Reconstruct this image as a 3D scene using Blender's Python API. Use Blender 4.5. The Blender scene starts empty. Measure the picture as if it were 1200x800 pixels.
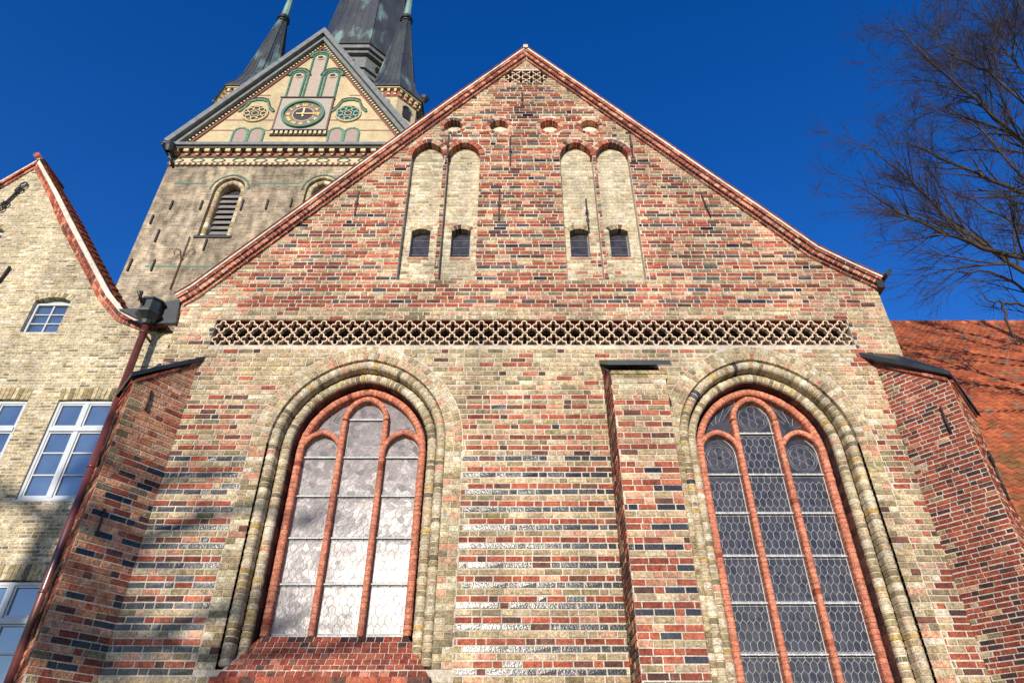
import bpy, math, random
from mathutils import Vector, geometry
R = random.Random(7)
PI = math.pi
# ------------------------------------------------------------------ camera, sky, sun
sc = bpy.context.scene
TH = math.atan(800 / 1130.); CT = math.cos(TH); ST = math.sin(TH)
cam = bpy.data.cameras.new('camera'); cam.lens = 24; cam.sensor_width = 36
cam.clip_end = 2000; cam.clip_start = .1
camo = bpy.data.objects.new('camera', cam); sc.collection.objects.link(camo)
camo.location = (0, 0, 1.6); camo.rotation_euler = (PI / 2 + TH, 0, 0)
sc.camera = camo
SUN_EL = math.radians(14.0); SUN_AZ = math.radians(-10)      # azimuth from -Y, negative = towards -X
sd = Vector((math.sin(SUN_AZ) * math.cos(SUN_EL), -math.cos(SUN_AZ) * math.cos(SUN_EL), math.sin(SUN_EL)))
w = bpy.data.worlds.new('World'); sc.world = w; w.use_nodes = True
wn = w.node_tree; bg = wn.nodes['Background']
sky = wn.nodes.new('ShaderNodeTexSky'); sky.sky_type = 'NISHITA'; sky.sun_disc = False
sky.sun_elevation = SUN_EL; sky.sun_rotation = math.atan2(sd.x, sd.y)
sky.air_density = 1.0; sky.dust_density = 0.2; sky.ozone_density = 3.0
hs = wn.nodes.new('ShaderNodeHueSaturation'); hs.inputs['Saturation'].default_value = 1.33; hs.inputs['Value'].default_value = 1.2
hs.inputs['Hue'].default_value = .522
wn.links.new(sky.outputs[0], hs.inputs['Color']); wn.links.new(hs.outputs[0], bg.inputs[0])
bg.inputs[1].default_value = 0.15
sl = bpy.data.lights.new('sun', 'SUN'); sl.energy = 5.0; sl.angle = math.radians(.55); sl.color = (1, .91, .78)
so = bpy.data.objects.new('sun', sl); sc.collection.objects.link(so)
so.rotation_euler = sd.to_track_quat('Z', 'Y').to_euler()
sc.view_settings.view_transform = 'Standard'; sc.view_settings.look = 'None'
sc.view_settings.exposure = 0.18; sc.view_settings.gamma = 1
sc.cycles.max_bounces = 6

# ------------------------------------------------------------------ helpers
def P(x, y, Y=10.):
    "where the sight line through a pixel of the 1200x800 photo meets the vertical plane at distance Y"
    u = (x - 600) / 800.; v = (400 - y) / 800.; d = CT - v * ST
    return Vector((u * Y / d, Y, 1.6 + Y * (ST + v * CT) / d))

class MB:
    def __init__(s): s.V = []; s.F = []; s.M = []; s.C = []; s.S = []
    def face(s, pts, c=(1, 1, 1, 0), m=0, smooth=False):
        n = len(s.V); s.V += [tuple(p) for p in pts]; s.F.append(tuple(range(n, n + len(pts))))
        s.M.append(m); s.C.append(c); s.S.append(smooth)
    def faces(s, pts, fs, c=(1, 1, 1, 0), m=0, smooth=False):
        n = len(s.V); s.V += [tuple(p) for p in pts]
        for f in fs: s.F.append(tuple(n + i for i in f)); s.M.append(m); s.C.append(c); s.S.append(smooth)
    def box(s, x0, x1, y0, y1, z0, z1, c=(1, 1, 1, 0), m=0):
        s.obox((x0, y0, z0), (x1 - x0, 0, 0), (0, y1 - y0, 0), (0, 0, z1 - z0), c, m)
    def obox(s, o, a, b, d, c=(1, 1, 1, 0), m=0):
        o = Vector(o); a = Vector(a); b = Vector(b); d = Vector(d)
        p = [o, o + a, o + a + b, o + b]; p += [q + d for q in p]
        s.faces(p, [(0, 3, 2, 1), (4, 5, 6, 7), (0, 1, 5, 4), (1, 2, 6, 5), (2, 3, 7, 6), (3, 0, 4, 7)], c, m)
    def tube(s, pts, rad, n=6, c=(1, 1, 1, 0), m=0, cap=True, smooth=True, up=Vector((.3, .2, .9))):
        pts = [Vector(p) for p in pts]
        if not hasattr(rad, '__len__'): rad = [rad] * len(pts)
        base = len(s.V); pu = None
        for i, p in enumerate(pts):
            t = (pts[min(i + 1, len(pts) - 1)] - pts[max(i - 1, 0)]).normalized()
            if pu is None:
                pu = t.cross(up)
                if pu.length < 1e-3: pu = t.cross(Vector((1, 0, 0)))
            pu = (pu - t * pu.dot(t)).normalized(); q = t.cross(pu)
            for k in range(n):
                a = 2 * PI * k / n
                s.V.append(tuple(p + (pu * math.cos(a) + q * math.sin(a)) * rad[i]))
        for i in range(len(pts) - 1):
            for k in range(n):
                k2 = (k + 1) % n
                s.F.append((base + i * n + k, base + i * n + k2, base + (i + 1) * n + k2, base + (i + 1) * n + k))
                s.M.append(m); s.C.append(c); s.S.append(smooth)
        if cap:
            e = base + (len(pts) - 1) * n
            s.F.append(tuple(range(e, e + n))); s.M.append(m); s.C.append(c); s.S.append(False)
            s.F.append(tuple(range(base + n - 1, base - 1, -1))); s.M.append(m); s.C.append(c); s.S.append(False)
    def loft(s, rings, c=(1, 1, 1, 0), m=0, smooth=False, cap=False):
        "rings: equal-length closed rings of points"
        base = len(s.V); n = len(rings[0])
        for r in rings: s.V += [tuple(p) for p in r]
        for i in range(len(rings) - 1):
            for k in range(n):
                k2 = (k + 1) % n
                s.F.append((base + i * n + k, base + i * n + k2, base + (i + 1) * n + k2, base + (i + 1) * n + k))
                s.M.append(m); s.C.append(c); s.S.append(smooth)
        if cap:
            e = base + (len(rings) - 1) * n
            s.F.append(tuple(range(e, e + n))); s.M.append(m); s.C.append(c); s.S.append(False)
    def prism(s, loops, y0, y1, c=(1, 1, 1, 0), m=0, ms=None, back=True):
        "2D loops (x, z), the first outer, the others holes; from y0 (front) to y1"
        if ms is None: ms = m
        tris = geometry.tessellate_polygon([[Vector((p[0], p[1], 0)) for p in l] for l in loops])
        flat = [p for l in loops for p in l]
        base = len(s.V); n = len(flat)
        s.V += [(p[0], y0, p[1]) for p in flat] + [(p[0], y1, p[1]) for p in flat]
        for t in tris:
            a, b, d = [Vector(flat[i]) for i in t]
            t2 = tuple(t) if (b - a).cross(d - a) > 0 else tuple(reversed(t))
            s.F.append(tuple(base + i for i in t2)); s.M.append(m); s.C.append(c); s.S.append(False)
            if back:
                s.F.append(tuple(base + n + i for i in reversed(t2))); s.M.append(m); s.C.append(c); s.S.append(False)
        k = base
        for li, l in enumerate(loops):
            ln = len(l); ar = sum(l[i][0] * l[(i + 1) % ln][1] - l[(i + 1) % ln][0] * l[i][1] for i in range(ln))
            flip = (ar > 0) == (li == 0)
            for i in range(ln):
                j = (i + 1) % ln
                q = (k + i, k + n + i, k + n + j, k + j)
                s.F.append(q if flip else q[::-1]); s.M.append(ms); s.C.append(c); s.S.append(False)
            k += ln
    def build(s, name, mats, parent=None):
        me = bpy.data.meshes.new(name); me.from_pydata(s.V, [], s.F)
        for m in (mats if isinstance(mats, (list, tuple)) else [mats]): me.materials.append(m)
        me.polygons.foreach_set('material_index', s.M)
        me.polygons.foreach_set('use_smooth', s.S)
        at = me.attributes.new('tint', 'FLOAT_COLOR', 'FACE')
        at.data.foreach_set('color', [v for c in s.C for v in (c if len(c) == 4 else (*c, 0))])
        me.update()
        o = bpy.data.objects.new(name, me); sc.collection.objects.link(o)
        if parent: o.parent = parent; o.matrix_parent_inverse = parent.matrix_world.inverted()
        return o

def thing(name, label, cat, loc=(0, 0, 0), group=None):
    o = bpy.data.objects.new(name, None); sc.collection.objects.link(o); o.location = loc
    o['label'] = label; o['category'] = cat
    if group: o['group'] = group
    bpy.context.view_layer.update()
    return o

# ------------------------------------------------------------------ materials
def mat(name, col, rough=.8, spec=.3, metal=0., noise=.15, nscale=8., bump=.15, bscale=40., attr=False,
        stain=0., dist=.01, col2=None, c2scale=3., c2lo=.5, c2hi=.65, stretch=None, glaze=False):
    m = bpy.data.materials.new(name); m.use_nodes = True; nt = m.node_tree; N = nt.nodes; L = nt.links
    b = N['Principled BSDF']; b.inputs['Roughness'].default_value = rough
    b.inputs['Specular IOR Level'].default_value = spec; b.inputs['Metallic'].default_value = metal
    geo = N.new('ShaderNodeNewGeometry'); src = geo.outputs['Position']
    if stretch:
        mp = N.new('ShaderNodeMapping'); mp.inputs['Scale'].default_value = stretch
        L.new(src, mp.inputs[0]); src = mp.outputs[0]
    def nz(scale, detail=4):
        n = N.new('ShaderNodeTexNoise'); n.inputs['Scale'].default_value = scale; n.inputs['Detail'].default_value = detail
        L.new(src, n.inputs['Vector']); return n
    if attr:
        a = N.new('ShaderNodeAttribute'); a.attribute_name = 'tint'; base = a.outputs['Color']
        rr = N.new('ShaderNodeMapRange'); rr.inputs['To Min'].default_value = rough; rr.inputs['To Max'].default_value = .22
        L.new(a.outputs['Alpha'], rr.inputs['Value']); L.new(rr.outputs[0], b.inputs['Roughness'])
        r2 = N.new('ShaderNodeMapRange'); r2.inputs['To Min'].default_value = spec; r2.inputs['To Max'].default_value = .42
        L.new(a.outputs['Alpha'], r2.inputs['Value']); L.new(r2.outputs[0], b.inputs['Specular IOR Level'])
        if col != (1, 1, 1):
            mm = N.new('ShaderNodeMix'); mm.data_type = 'RGBA'; mm.blend_type = 'MULTIPLY'; mm.inputs[0].default_value = 1
            L.new(base, mm.inputs[6]); mm.inputs[7].default_value = (*col, 1); base = mm.outputs[2]
    else:
        rgb = N.new('ShaderNodeRGB'); rgb.outputs[0].default_value = (*col, 1); base = rgb.outputs[0]
    if col2:
        n = nz(c2scale, 5); r = N.new('ShaderNodeMapRange'); r.inputs['From Min'].default_value = c2lo; r.inputs['From Max'].default_value = c2hi
        L.new(n.outputs['Fac'], r.inputs['Value'])
        mm = N.new('ShaderNodeMix'); mm.data_type = 'RGBA'; L.new(r.outputs[0], mm.inputs[0]); L.new(base, mm.inputs[6])
        mm.inputs[7].default_value = (*col2, 1); base = mm.outputs[2]
    def mul(fac_socket, lo, hi, base):
        r = N.new('ShaderNodeMapRange'); r.inputs['From Min'].default_value = .3; r.inputs['From Max'].default_value = .7
        r.inputs['To Min'].default_value = lo; r.inputs['To Max'].default_value = hi
        L.new(fac_socket, r.inputs['Value'])
        mm = N.new('ShaderNodeVectorMath'); mm.operation = 'SCALE'; L.new(base, mm.inputs[0]); L.new(r.outputs[0], mm.inputs['Scale'])
        return mm.outputs[0]
    base = mul(nz(nscale).outputs['Fac'], 1 - noise, 1 + noise, base)
    base = mul(nz(48, 4).outputs['Fac'], 1 - noise * 1.35, 1 + noise * 1.15, base)
    if stain:
        base = mul(nz(.9, 6).outputs['Fac'], 1 - stain, 1 + stain * .5, base)
        mp2 = N.new('ShaderNodeMapping'); mp2.inputs['Scale'].default_value = (2.6, 2.6, .22); L.new(geo.outputs['Position'], mp2.inputs[0])
        n3 = nz(1.0, 5); L.new(mp2.outputs[0], n3.inputs['Vector']); base = mul(n3.outputs['Fac'], 1 - stain * 1.1, 1 + stain * .35, base)
    L.new(base, b.inputs['Base Color'])
    if bump:
        bp = N.new('ShaderNodeBump'); bp.inputs['Strength'].default_value = bump; bp.inputs['Distance'].default_value = dist
        L.new(nz(bscale, 5).outputs['Fac'], bp.inputs['Height']); L.new(bp.outputs[0], b.inputs['Normal'])
        if glaze:
            r3 = N.new('ShaderNodeMapRange'); r3.inputs['To Min'].default_value = bump; r3.inputs['To Max'].default_value = .19
            L.new(a.outputs['Alpha'], r3.inputs['Value']); L.new(r3.outputs[0], bp.inputs['Strength'])
    return m

M = {}
M['brick'] = mat('brick', (1, 1, 1), .85, .25, attr=True, noise=.34, nscale=15, bump=1., bscale=42, dist=.018, stain=.22, glaze=True)
M['mortar'] = mat('mortar', (.56, .49, .40), .95, .1, noise=.2, nscale=20, bump=.5, bscale=70, stain=.25)
M['pale_mortar'] = mat('pale_mortar', (.64, .58, .50), .9, .1, noise=.2, nscale=10, bump=.4, bscale=40, stain=.2)
M['paint'] = mat('paint', (1, 1, 1), .55, .4, attr=True, noise=.08, nscale=6, bump=.1)
M['slate'] = mat('slate', (.022, .026, .028), .42, .5, noise=.3, nscale=5, bump=.15, bscale=20)
M['lead'] = mat('lead', (.15, .16, .165), .5, .5, noise=.25, nscale=4, bump=.2, bscale=9)
M['red_joint'] = mat('red_joint', (.36, .15, .10), .9, .1, noise=.2, nscale=20, bump=.2)
M['came'] = mat('came', (.44, .45, .46), .55, .5, noise=.2, nscale=9, bump=.1)
M['iron'] = mat('iron', (.03, .022, .02), .6, .4, noise=.3, nscale=20, bump=.3)
M['pipe'] = mat('pipe', (.11, .032, .03), .28, .6, noise=.15, nscale=6, bump=.05)
M['copper'] = mat('copper', (.070, .074, .074), .42, .5, metal=.25, noise=.25, nscale=1.2, bump=.15, bscale=6, col2=(.20, .30, .27), c2scale=.9, c2lo=.56, c2hi=.68, stretch=(1.2, 1.2, .45), attr=False)
M['verdigris'] = mat('verdigris', (.17, .28, .24), .6, .4, noise=.3, nscale=2, bump=.2, bscale=9)
M['gold'] = mat('gold', (.80, .60, .28), .45, .5, metal=.4, noise=.05, bump=0)
M['tile'] = mat('tile', (1, 1, 1), .75, .3, attr=True, noise=.22, nscale=4, bump=.3, bscale=20, stain=.25)
M['white_wood'] = mat('white_wood', (.43, .46, .49), .45, .4, noise=.05, nscale=6, bump=.05)
M['grey_wood'] = mat('grey_wood', (.20, .185, .185), .7, .2, noise=.35, nscale=6, bump=.4, bscale=14, stretch=(.4, 1, 5))
M['bark'] = mat('bark', (.055, .044, .035), .9, .15, noise=.35, nscale=9, bump=.5, bscale=25)
M['twig'] = mat('twig', (.05, .038, .032), .85, .2, noise=.2, nscale=6, bump=0)
M['bud'] = mat('bud', (.22, .07, .04), .8, .2, noise=.2, bump=0)
M['dark'] = mat('dark_interior', (.02, .016, .013), .9, .1, noise=.3, bump=0)
M['pave'] = mat('paving', (.17, .16, .15), .85, .2, noise=.25, nscale=2, bump=.3, bscale=20)
M['grass'] = mat('lawn', (.06, .09, .03), .95, .1, noise=.4, nscale=1.5, bump=.6, bscale=30)
M['window_backing'] = mat('window_backing', (.35, .37, .40), .9, .1, noise=.1, bump=0)

def brick_mat(name, cols, mort, bw, bh, ms, stain=.3, big=.35):
    "shader bricks for surfaces too far away to see single bricks as shapes (vertical faces, any heading)"
    m = bpy.data.materials.new(name); m.use_nodes = True; nt = m.node_tree; N = nt.nodes; L = nt.links
    b = N['Principled BSDF']; b.inputs['Roughness'].default_value = .85; b.inputs['Specular IOR Level'].default_value = .2
    geo = N.new('ShaderNodeNewGeometry'); sx = N.new('ShaderNodeSeparateXYZ'); L.new(geo.outputs['Position'], sx.inputs[0])
    ad = N.new('ShaderNodeMath'); ad.operation = 'ADD'; L.new(sx.outputs[0], ad.inputs[0]); L.new(sx.outputs[1], ad.inputs[1])
    cb = N.new('ShaderNodeCombineXYZ'); L.new(ad.outputs[0], cb.inputs[0]); L.new(sx.outputs[2], cb.inputs[1])
    t = N.new('ShaderNodeTexBrick'); L.new(cb.outputs[0], t.inputs['Vector']); t.inputs['Scale'].default_value = 1
    t.inputs['Brick Width'].default_value = bw; t.inputs['Row Height'].default_value = bh; t.inputs['Mortar Size'].default_value = ms
    t.inputs['Color1'].default_value = (*cols[0], 1); t.inputs['Color2'].default_value = (*cols[1], 1); t.inputs['Mortar'].default_value = (*mort, 1)
    t.inputs['Mortar Smooth'].default_value = .3
    base = t.outputs['Color']
    for sc_, det, lo, hi in ((.5, 7, 1 - big, 1 + big * .6), (3.2, 5, 1 - stain, 1 + stain), (26, 2, .88, 1.12)):
        n = N.new('ShaderNodeTexNoise'); n.inputs['Scale'].default_value = sc_; n.inputs['Detail'].default_value = det
        mp = N.new('ShaderNodeMapping'); mp.inputs['Scale'].default_value = (1, 1, .45 if sc_ < 4 else 1); L.new(geo.outputs['Position'], mp.inputs[0])
        L.new(mp.outputs[0], n.inputs['Vector'])
        r = N.new('ShaderNodeMapRange'); r.inputs['From Min'].default_value = .32; r.inputs['From Max'].default_value = .68
        r.inputs['To Min'].default_value = lo; r.inputs['To Max'].default_value = hi; L.new(n.outputs['Fac'], r.inputs['Value'])
        v = N.new('ShaderNodeVectorMath'); v.operation = 'SCALE'; L.new(base, v.inputs[0]); L.new(r.outputs[0], v.inputs['Scale']); base = v.outputs[0]
    L.new(base, b.inputs['Base Color'])
    bp = N.new('ShaderNodeBump'); bp.inputs['Strength'].default_value = .5; bp.inputs['Distance'].default_value = .01
    L.new(t.outputs['Fac'], bp.inputs['Height']); bp.invert = True; L.new(bp.outputs[0], b.inputs['Normal'])
    return m
M['tower_brick'] = brick_mat('tower_brick', ((.36, .28, .175), (.19, .145, .11)), (.34, .30, .245), .27, .10, .014, .5, .5)
M['yellow_brick'] = brick_mat('yellow_brick', ((.52, .41, .24), (.42, .33, .19)), (.5, .44, .32), .26, .085, .012, .1, .15)
M['red_brick'] = brick_mat('red_brick', ((.32, .10, .06), (.18, .06, .05)), (.42, .36, .3), .27, .094, .014)
M['blend_brick'] = brick_mat('blend_brick', ((.42, .30, .18), (.3, .12, .08)), (.45, .40, .33), .27, .094, .014)

def glass_mat(name, base, rough, spec, bump, bscale, extra=0., tilt=0.):
    m = bpy.data.materials.new(name); m.use_nodes = True; nt = m.node_tree; N = nt.nodes; L = nt.links
    b = N['Principled BSDF']; b.inputs['Specular IOR Level'].default_value = spec; b.inputs['Roughness'].default_value = rough
    geo = N.new('ShaderNodeNewGeometry'); n = N.new('ShaderNodeTexNoise'); n.inputs['Scale'].default_value = bscale; n.inputs['Detail'].default_value = 3
    L.new(geo.outputs['Position'], n.inputs['Vector'])
    bp = N.new('ShaderNodeBump'); bp.inputs['Strength'].default_value = bump; bp.inputs['Distance'].default_value = .01
    L.new(n.outputs['Fac'], bp.inputs['Height']); L.new(bp.outputs[0], b.inputs['Normal'])
    n2 = N.new('ShaderNodeTexNoise'); n2.inputs['Scale'].default_value = 2.2; n2.inputs['Detail'].default_value = 5
    L.new(geo.outputs['Position'], n2.inputs['Vector']); fac = n2.outputs['Fac']
    if tilt:   # every small quarry of glass sits at its own angle and has its own tone
        v = N.new('ShaderNodeTexVoronoi'); v.inputs['Scale'].default_value = 10; L.new(geo.outputs['Position'], v.inputs['Vector'])
        s1 = N.new('ShaderNodeVectorMath'); s1.operation = 'SUBTRACT'; L.new(v.outputs['Color'], s1.inputs[0]); s1.inputs[1].default_value = (.5, .5, .5)
        s2 = N.new('ShaderNodeVectorMath'); s2.operation = 'SCALE'; L.new(s1.outputs[0], s2.inputs[0]); s2.inputs['Scale'].default_value = tilt
        s3 = N.new('ShaderNodeVectorMath'); s3.operation = 'ADD'; L.new(s2.outputs[0], s3.inputs[0]); L.new(geo.outputs['Normal'], s3.inputs[1])
        s4 = N.new('ShaderNodeVectorMath'); s4.operation = 'NORMALIZE'; L.new(s3.outputs[0], s4.inputs[0]); L.new(s4.outputs[0], bp.inputs['Normal'])
        sp_ = N.new('ShaderNodeSeparateColor'); L.new(v.outputs['Color'], sp_.inputs[0])
        mm = N.new('ShaderNodeMix'); mm.inputs[0].default_value = .5; L.new(fac, mm.inputs[2]); L.new(sp_.outputs[1], mm.inputs[3]); fac = mm.outputs[0]
    mx = N.new('ShaderNodeMix'); mx.data_type = 'RGBA'; L.new(fac, mx.inputs[0])
    mx.inputs[6].default_value = (*[c * .3 for c in base], 1); mx.inputs[7].default_value = (base[0] * 1.8, base[1] * 1.6, base[2] * 1.6, 1)
    L.new(mx.outputs[2], b.inputs['Base Color'])
    if extra:
        b.inputs['Coat Weight'].default_value = extra; b.inputs['Coat Roughness'].default_value = .03; b.inputs['Coat IOR'].default_value = 2.2
    return m
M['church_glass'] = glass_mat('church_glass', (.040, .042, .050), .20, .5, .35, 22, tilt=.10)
M['left_glass'] = glass_mat('sunlit_church_glass', (.15, .138, .148), .27, .26, .13, 26, tilt=.05)  # paler copy of church_glass, sun glare put into its base colour
M['pane'] = glass_mat('window_pane', (.06, .10, .16), .04, .8, .04, 2, extra=1.)

# ------------------------------------------------------------------ brick palette and brick laying
def lerp(a, b, t): return tuple(a[i] * (1 - t) + b[i] * t for i in range(3))
PAL = {
 'red': [(.37, .092, .052), (.30, .075, .043), (.42, .13, .075), (.24, .06, .04)],
 'yel': [(.49, .38, .22), (.43, .325, .185), (.30, .23, .135), (.54, .44, .29), (.37, .275, .155), (.46, .345, .21)],
 'gld': [(.46, .31, .10), (.50, .36, .14)],
 'gry': [(.075, .07, .08), (.11, .095, .10), (.05, .048, .058)],
 'pnk': [(.56, .30, .19), (.52, .34, .22), (.52, .24, .15)],
 'brn': [(.10, .05, .04), (.17, .075, .055)],
 'olv': [(.27, .215, .12), (.20, .165, .10), (.33, .26, .13)],
 'org': [(.55, .25, .135), (.50, .20, .105), (.58, .31, .18)],
 'blk': [(.014, .015, .021), (.026, .026, .034)],
 'dkr': [(.28, .055, .034), (.32, .07, .04), (.22, .046, .033), (.34, .085, .047)],
 'dkb': [(.09, .04, .035), (.06, .03, .03)],
 'crm': [(.61, .53, .37), (.55, .46, .30), (.63, .56, .42), (.51, .42, .27)],
 'hse': [(.52, .43, .26), (.46, .365, .20), (.38, .30, .165), (.56, .48, .32)],
 'frm': [(.60, .22, .135), (.56, .195, .12), (.63, .245, .155)],
}
def pick(k):
    p = PAL[k]; c = lerp(R.choice(p), R.choice(p), R.random()); f = R.uniform(.78, 1.16) if k != 'frm' else R.uniform(.93, 1.06)
    return (c[0] * f, c[1] * f * R.uniform(.96, 1.04), c[2] * f, 1. if k == 'blk' else .35 if k == 'gry' else 0.)
def mixpick(*kw):
    t = R.random() * sum(x for _, x in kw)
    for k, x in kw:
        t -= x
        if t <= 0: return pick(k)
    return pick(kw[-1][0])

class Frame:
    def __init__(s, O, a, b=(0, 0, 1), n=None):
        s.O = Vector(O); s.a = Vector(a).normalized(); s.b = Vector(b).normalized()
        s.n = Vector(n).normalized() if n else s.a.cross(s.b)
    def pt(s, u, t, h=0): return s.O + s.a * u + s.b * t + s.n * h

def lay(mb, fr, t0, t1, course, spans, colf, phase=0., S=.272, H=.136, joint=.016, out=.012, deep=None, m=0, row_z0=None):
    """lay brick courses between t0 and t1; spans(t) -> list of (u0, u1, deepL, deepR)"""
    z = t0; row = 0
    while z < t1 - .02:
        z1 = min(z + course, t1); a = z + joint * .5; b = z1 - joint * .5
        sa, sb = spans(a), spans(b)
        if len(sa) == len(sb) and all(min(p[1], q[1]) > max(p[0], q[0]) for p, q in zip(sa, sb)): prs = list(zip(sa, sb))
        else: prs = [((max(p[0], q[0]), min(p[1], q[1]), p[2], p[3]),) * 2 for p in sa for q in sb if min(p[1], q[1]) > max(p[0], q[0]) + .02]
        wob = R.uniform(0, 6)
        for p, q in prs:
            lo = min(p[0], q[0]); hi = max(p[1], q[1])
            u = math.floor(lo / (2 * S + H)) * (2 * S + H) - R.uniform(0, 1) * S - (2 * S + H)
            k = R.randint(0, 2); first = True
            while u < hi:
                L_ = (S if k % 3 < 2 else H) * R.uniform(.97, 1.03); k += 1; u2 = u + L_
                if u2 - .03 <= lo: u = u2; continue
                if hi - u2 < .05: u2 = hi + joint
                ua = [max(u + joint / 2, p[0]), max(u + joint / 2, q[0])]; ub = [min(u2 - joint / 2, p[1]), min(u2 - joint / 2, q[1])]
                dl = p[2] if (u + joint / 2 <= lo + .01 or first) else 0; dr = p[3] if u2 - joint / 2 >= hi - .01 else 0
                first = False
                if ub[0] - ua[0] > .012 and ub[1] - ua[1] > .012:
                    c = colf(row, (ua[0] + ub[0]) / 2, (a + b) / 2)
                    if c is not None:
                        dz = .003 * math.sin(u * 1.7 + wob)
                        j = lambda: R.uniform(-.0035, .0035)
                        h = out * R.uniform(.5, 1.3); i = .005
                        if dl: ua = [x + .001 for x in ua]
                        bt = [(ua[0], a + dz), (ub[0], a + dz), (ub[1], b + dz), (ua[1], b + dz)]
                        hb = [-dl if dl else -.004, -dr if dr else -.004]
                        V = [fr.pt(bt[0][0], bt[0][1], hb[0]), fr.pt(bt[1][0], bt[1][1], hb[1]), fr.pt(bt[2][0], bt[2][1], hb[1]), fr.pt(bt[3][0], bt[3][1], hb[0])]
                        V += [fr.pt(bt[0][0] + i + j(), bt[0][1] + i + j(), h), fr.pt(bt[1][0] - i + j(), bt[1][1] + i + j(), h + j()),
                              fr.pt(bt[2][0] - i + j(), bt[2][1] - i + j(), h + j()), fr.pt(bt[3][0] + i + j(), bt[3][1] - i + j(), h)]
                        mb.faces(V, [(4, 5, 6, 7), (0, 1, 5, 4), (1, 2, 6, 5), (2, 3, 7, 6), (3, 0, 4, 7)], c, m)
                u = u2
            
        z += course; row += 1

def arch_pts(cx, zs, a, Rr, n=10, off=0.):
    "pointed arch: half width a, radius Rr of the sides; off widens it parallel. From right springing over the apex to the left"
    e = Rr - a; r = Rr + off; th = math.acos(max(-1, min(1, e / r)))
    right = [(cx - e + r * math.cos(th * i / n), zs + r * math.sin(th * i / n)) for i in range(n + 1)]
    left = [(2 * cx - x, z) for x, z in reversed(right[:-1])]
    return right + left
def arch_loop(cx, zb, zs, a, Rr, n=10, off=0., bot=0.):
    return [(cx - a - off, zb - bot), (cx + a + off, zb - bot)] + arch_pts(cx, zs, a, Rr, n, off)
def loop_cross(loop, z):
    xs = []
    for i in range(len(loop)):
        (x0, z0), (x1, z1) = loop[i], loop[(i + 1) % len(loop)]
        if (z0 <= z < z1) or (z1 <= z < z0): xs.append(x0 + (x1 - x0) * (z - z0) / (z1 - z0))
    return sorted(xs)
def spans_of(outer, holes, deep=0.):
    "solid spans at height z of an outer loop less the holes; ends at a hole get reveals of the hole's depth"
    def f(z):
        xs = loop_cross(outer, z); sp = [(xs[i], xs[i + 1], 0, 0) for i in range(0, len(xs) - 1, 2)]
        for h, d in holes:
            hx = loop_cross(h, z)
            for i in range(0, len(hx) - 1, 2):
                a, b = hx[i], hx[i + 1]; ns = []
                for s0, s1, dl, dr in sp:
                    if b <= s0 or a >= s1: ns.append((s0, s1, dl, dr)); continue
                    if a > s0: ns.append((s0, a, dl, d))
                    if b < s1: ns.append((b, s1, d, dr))
                sp = ns
        return [s for s in sp if s[1] - s[0] > .03]
    return f

def resample(pts, step):
    "points with normals every step along a 2D polyline"
    pts = [Vector(p) for p in pts]; L = [0]
    for i in range(1, len(pts)): L.append(L[-1] + (pts[i] - pts[i - 1]).length)
    n = max(1, round(L[-1] / step)); out = []
    j = 0
    for k in range(n + 1):
        d = L[-1] * k / n
        while j < len(L) - 2 and L[j + 1] < d: j += 1
        t = (d - L[j]) / max(1e-9, L[j + 1] - L[j]); out.append(pts[j].lerp(pts[j + 1], t))
    return out
def roll(mb, path, rad, y, step, colf, joint=.01, n=8, m=0, Y2=None, full=False):
    "moulded bricks: a half round profile swept along a 2D path (x, z), cut into single bricks by mortar joints"
    pts = resample(path, step)
    for i in range(len(pts) - 1):
        a, b = pts[i], pts[i + 1]; t = (b - a)
        if t.length < 1e-5: continue
        L_ = t.length; t = t / L_; nm = Vector((-t.y, t.x))
        pa = a + t * joint / 2; pb = b - t * joint / 2
        r = rad * R.uniform(.96, 1.04); dy = R.uniform(-.003, .003); c = colf()
        ring = []
        na = nm if i == 0 else ((pts[i + 1] - pts[i - 1]).normalized()); na = Vector((-na.y, na.x)) if i else nm
        nb = (pts[min(i + 2, len(pts) - 1)] - pts[i]).normalized(); nb = Vector((-nb.y, nb.x))
        for p, q, s_ in ((pa, na, .9), (pa + t * .006, na, 1), (pb - t * .006, nb, 1), (pb, nb, .9)):
            rg = []
            for k in range(n + 1):
                an = PI * k / n
                v = p + q * (math.cos(an) * r * s_)
                rg.append(Vector((v.x, y + dy - math.sin(an) * r * s_, v.y)))
            v0, v1 = p + q * r * s_, p - q * r * s_
            yb = Y2 if Y2 else y + rad
            rg.append(Vector((v1.x, yb, v1.y))); rg.append(Vector((v0.x, yb, v0.y)))
            ring.append(rg)
        mb.loft(ring, c, m, smooth=False)
        mb.face(ring[0][::-1], c, m); mb.face(ring[-1], c, m)
def mortar_roll(mb, path, rad, y, m=0, Y2=None):
    roll(mb, path, rad, y, .18, lambda: (1, 1, 1, 0), joint=-.004, n=6, m=m, Y2=Y2)
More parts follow.
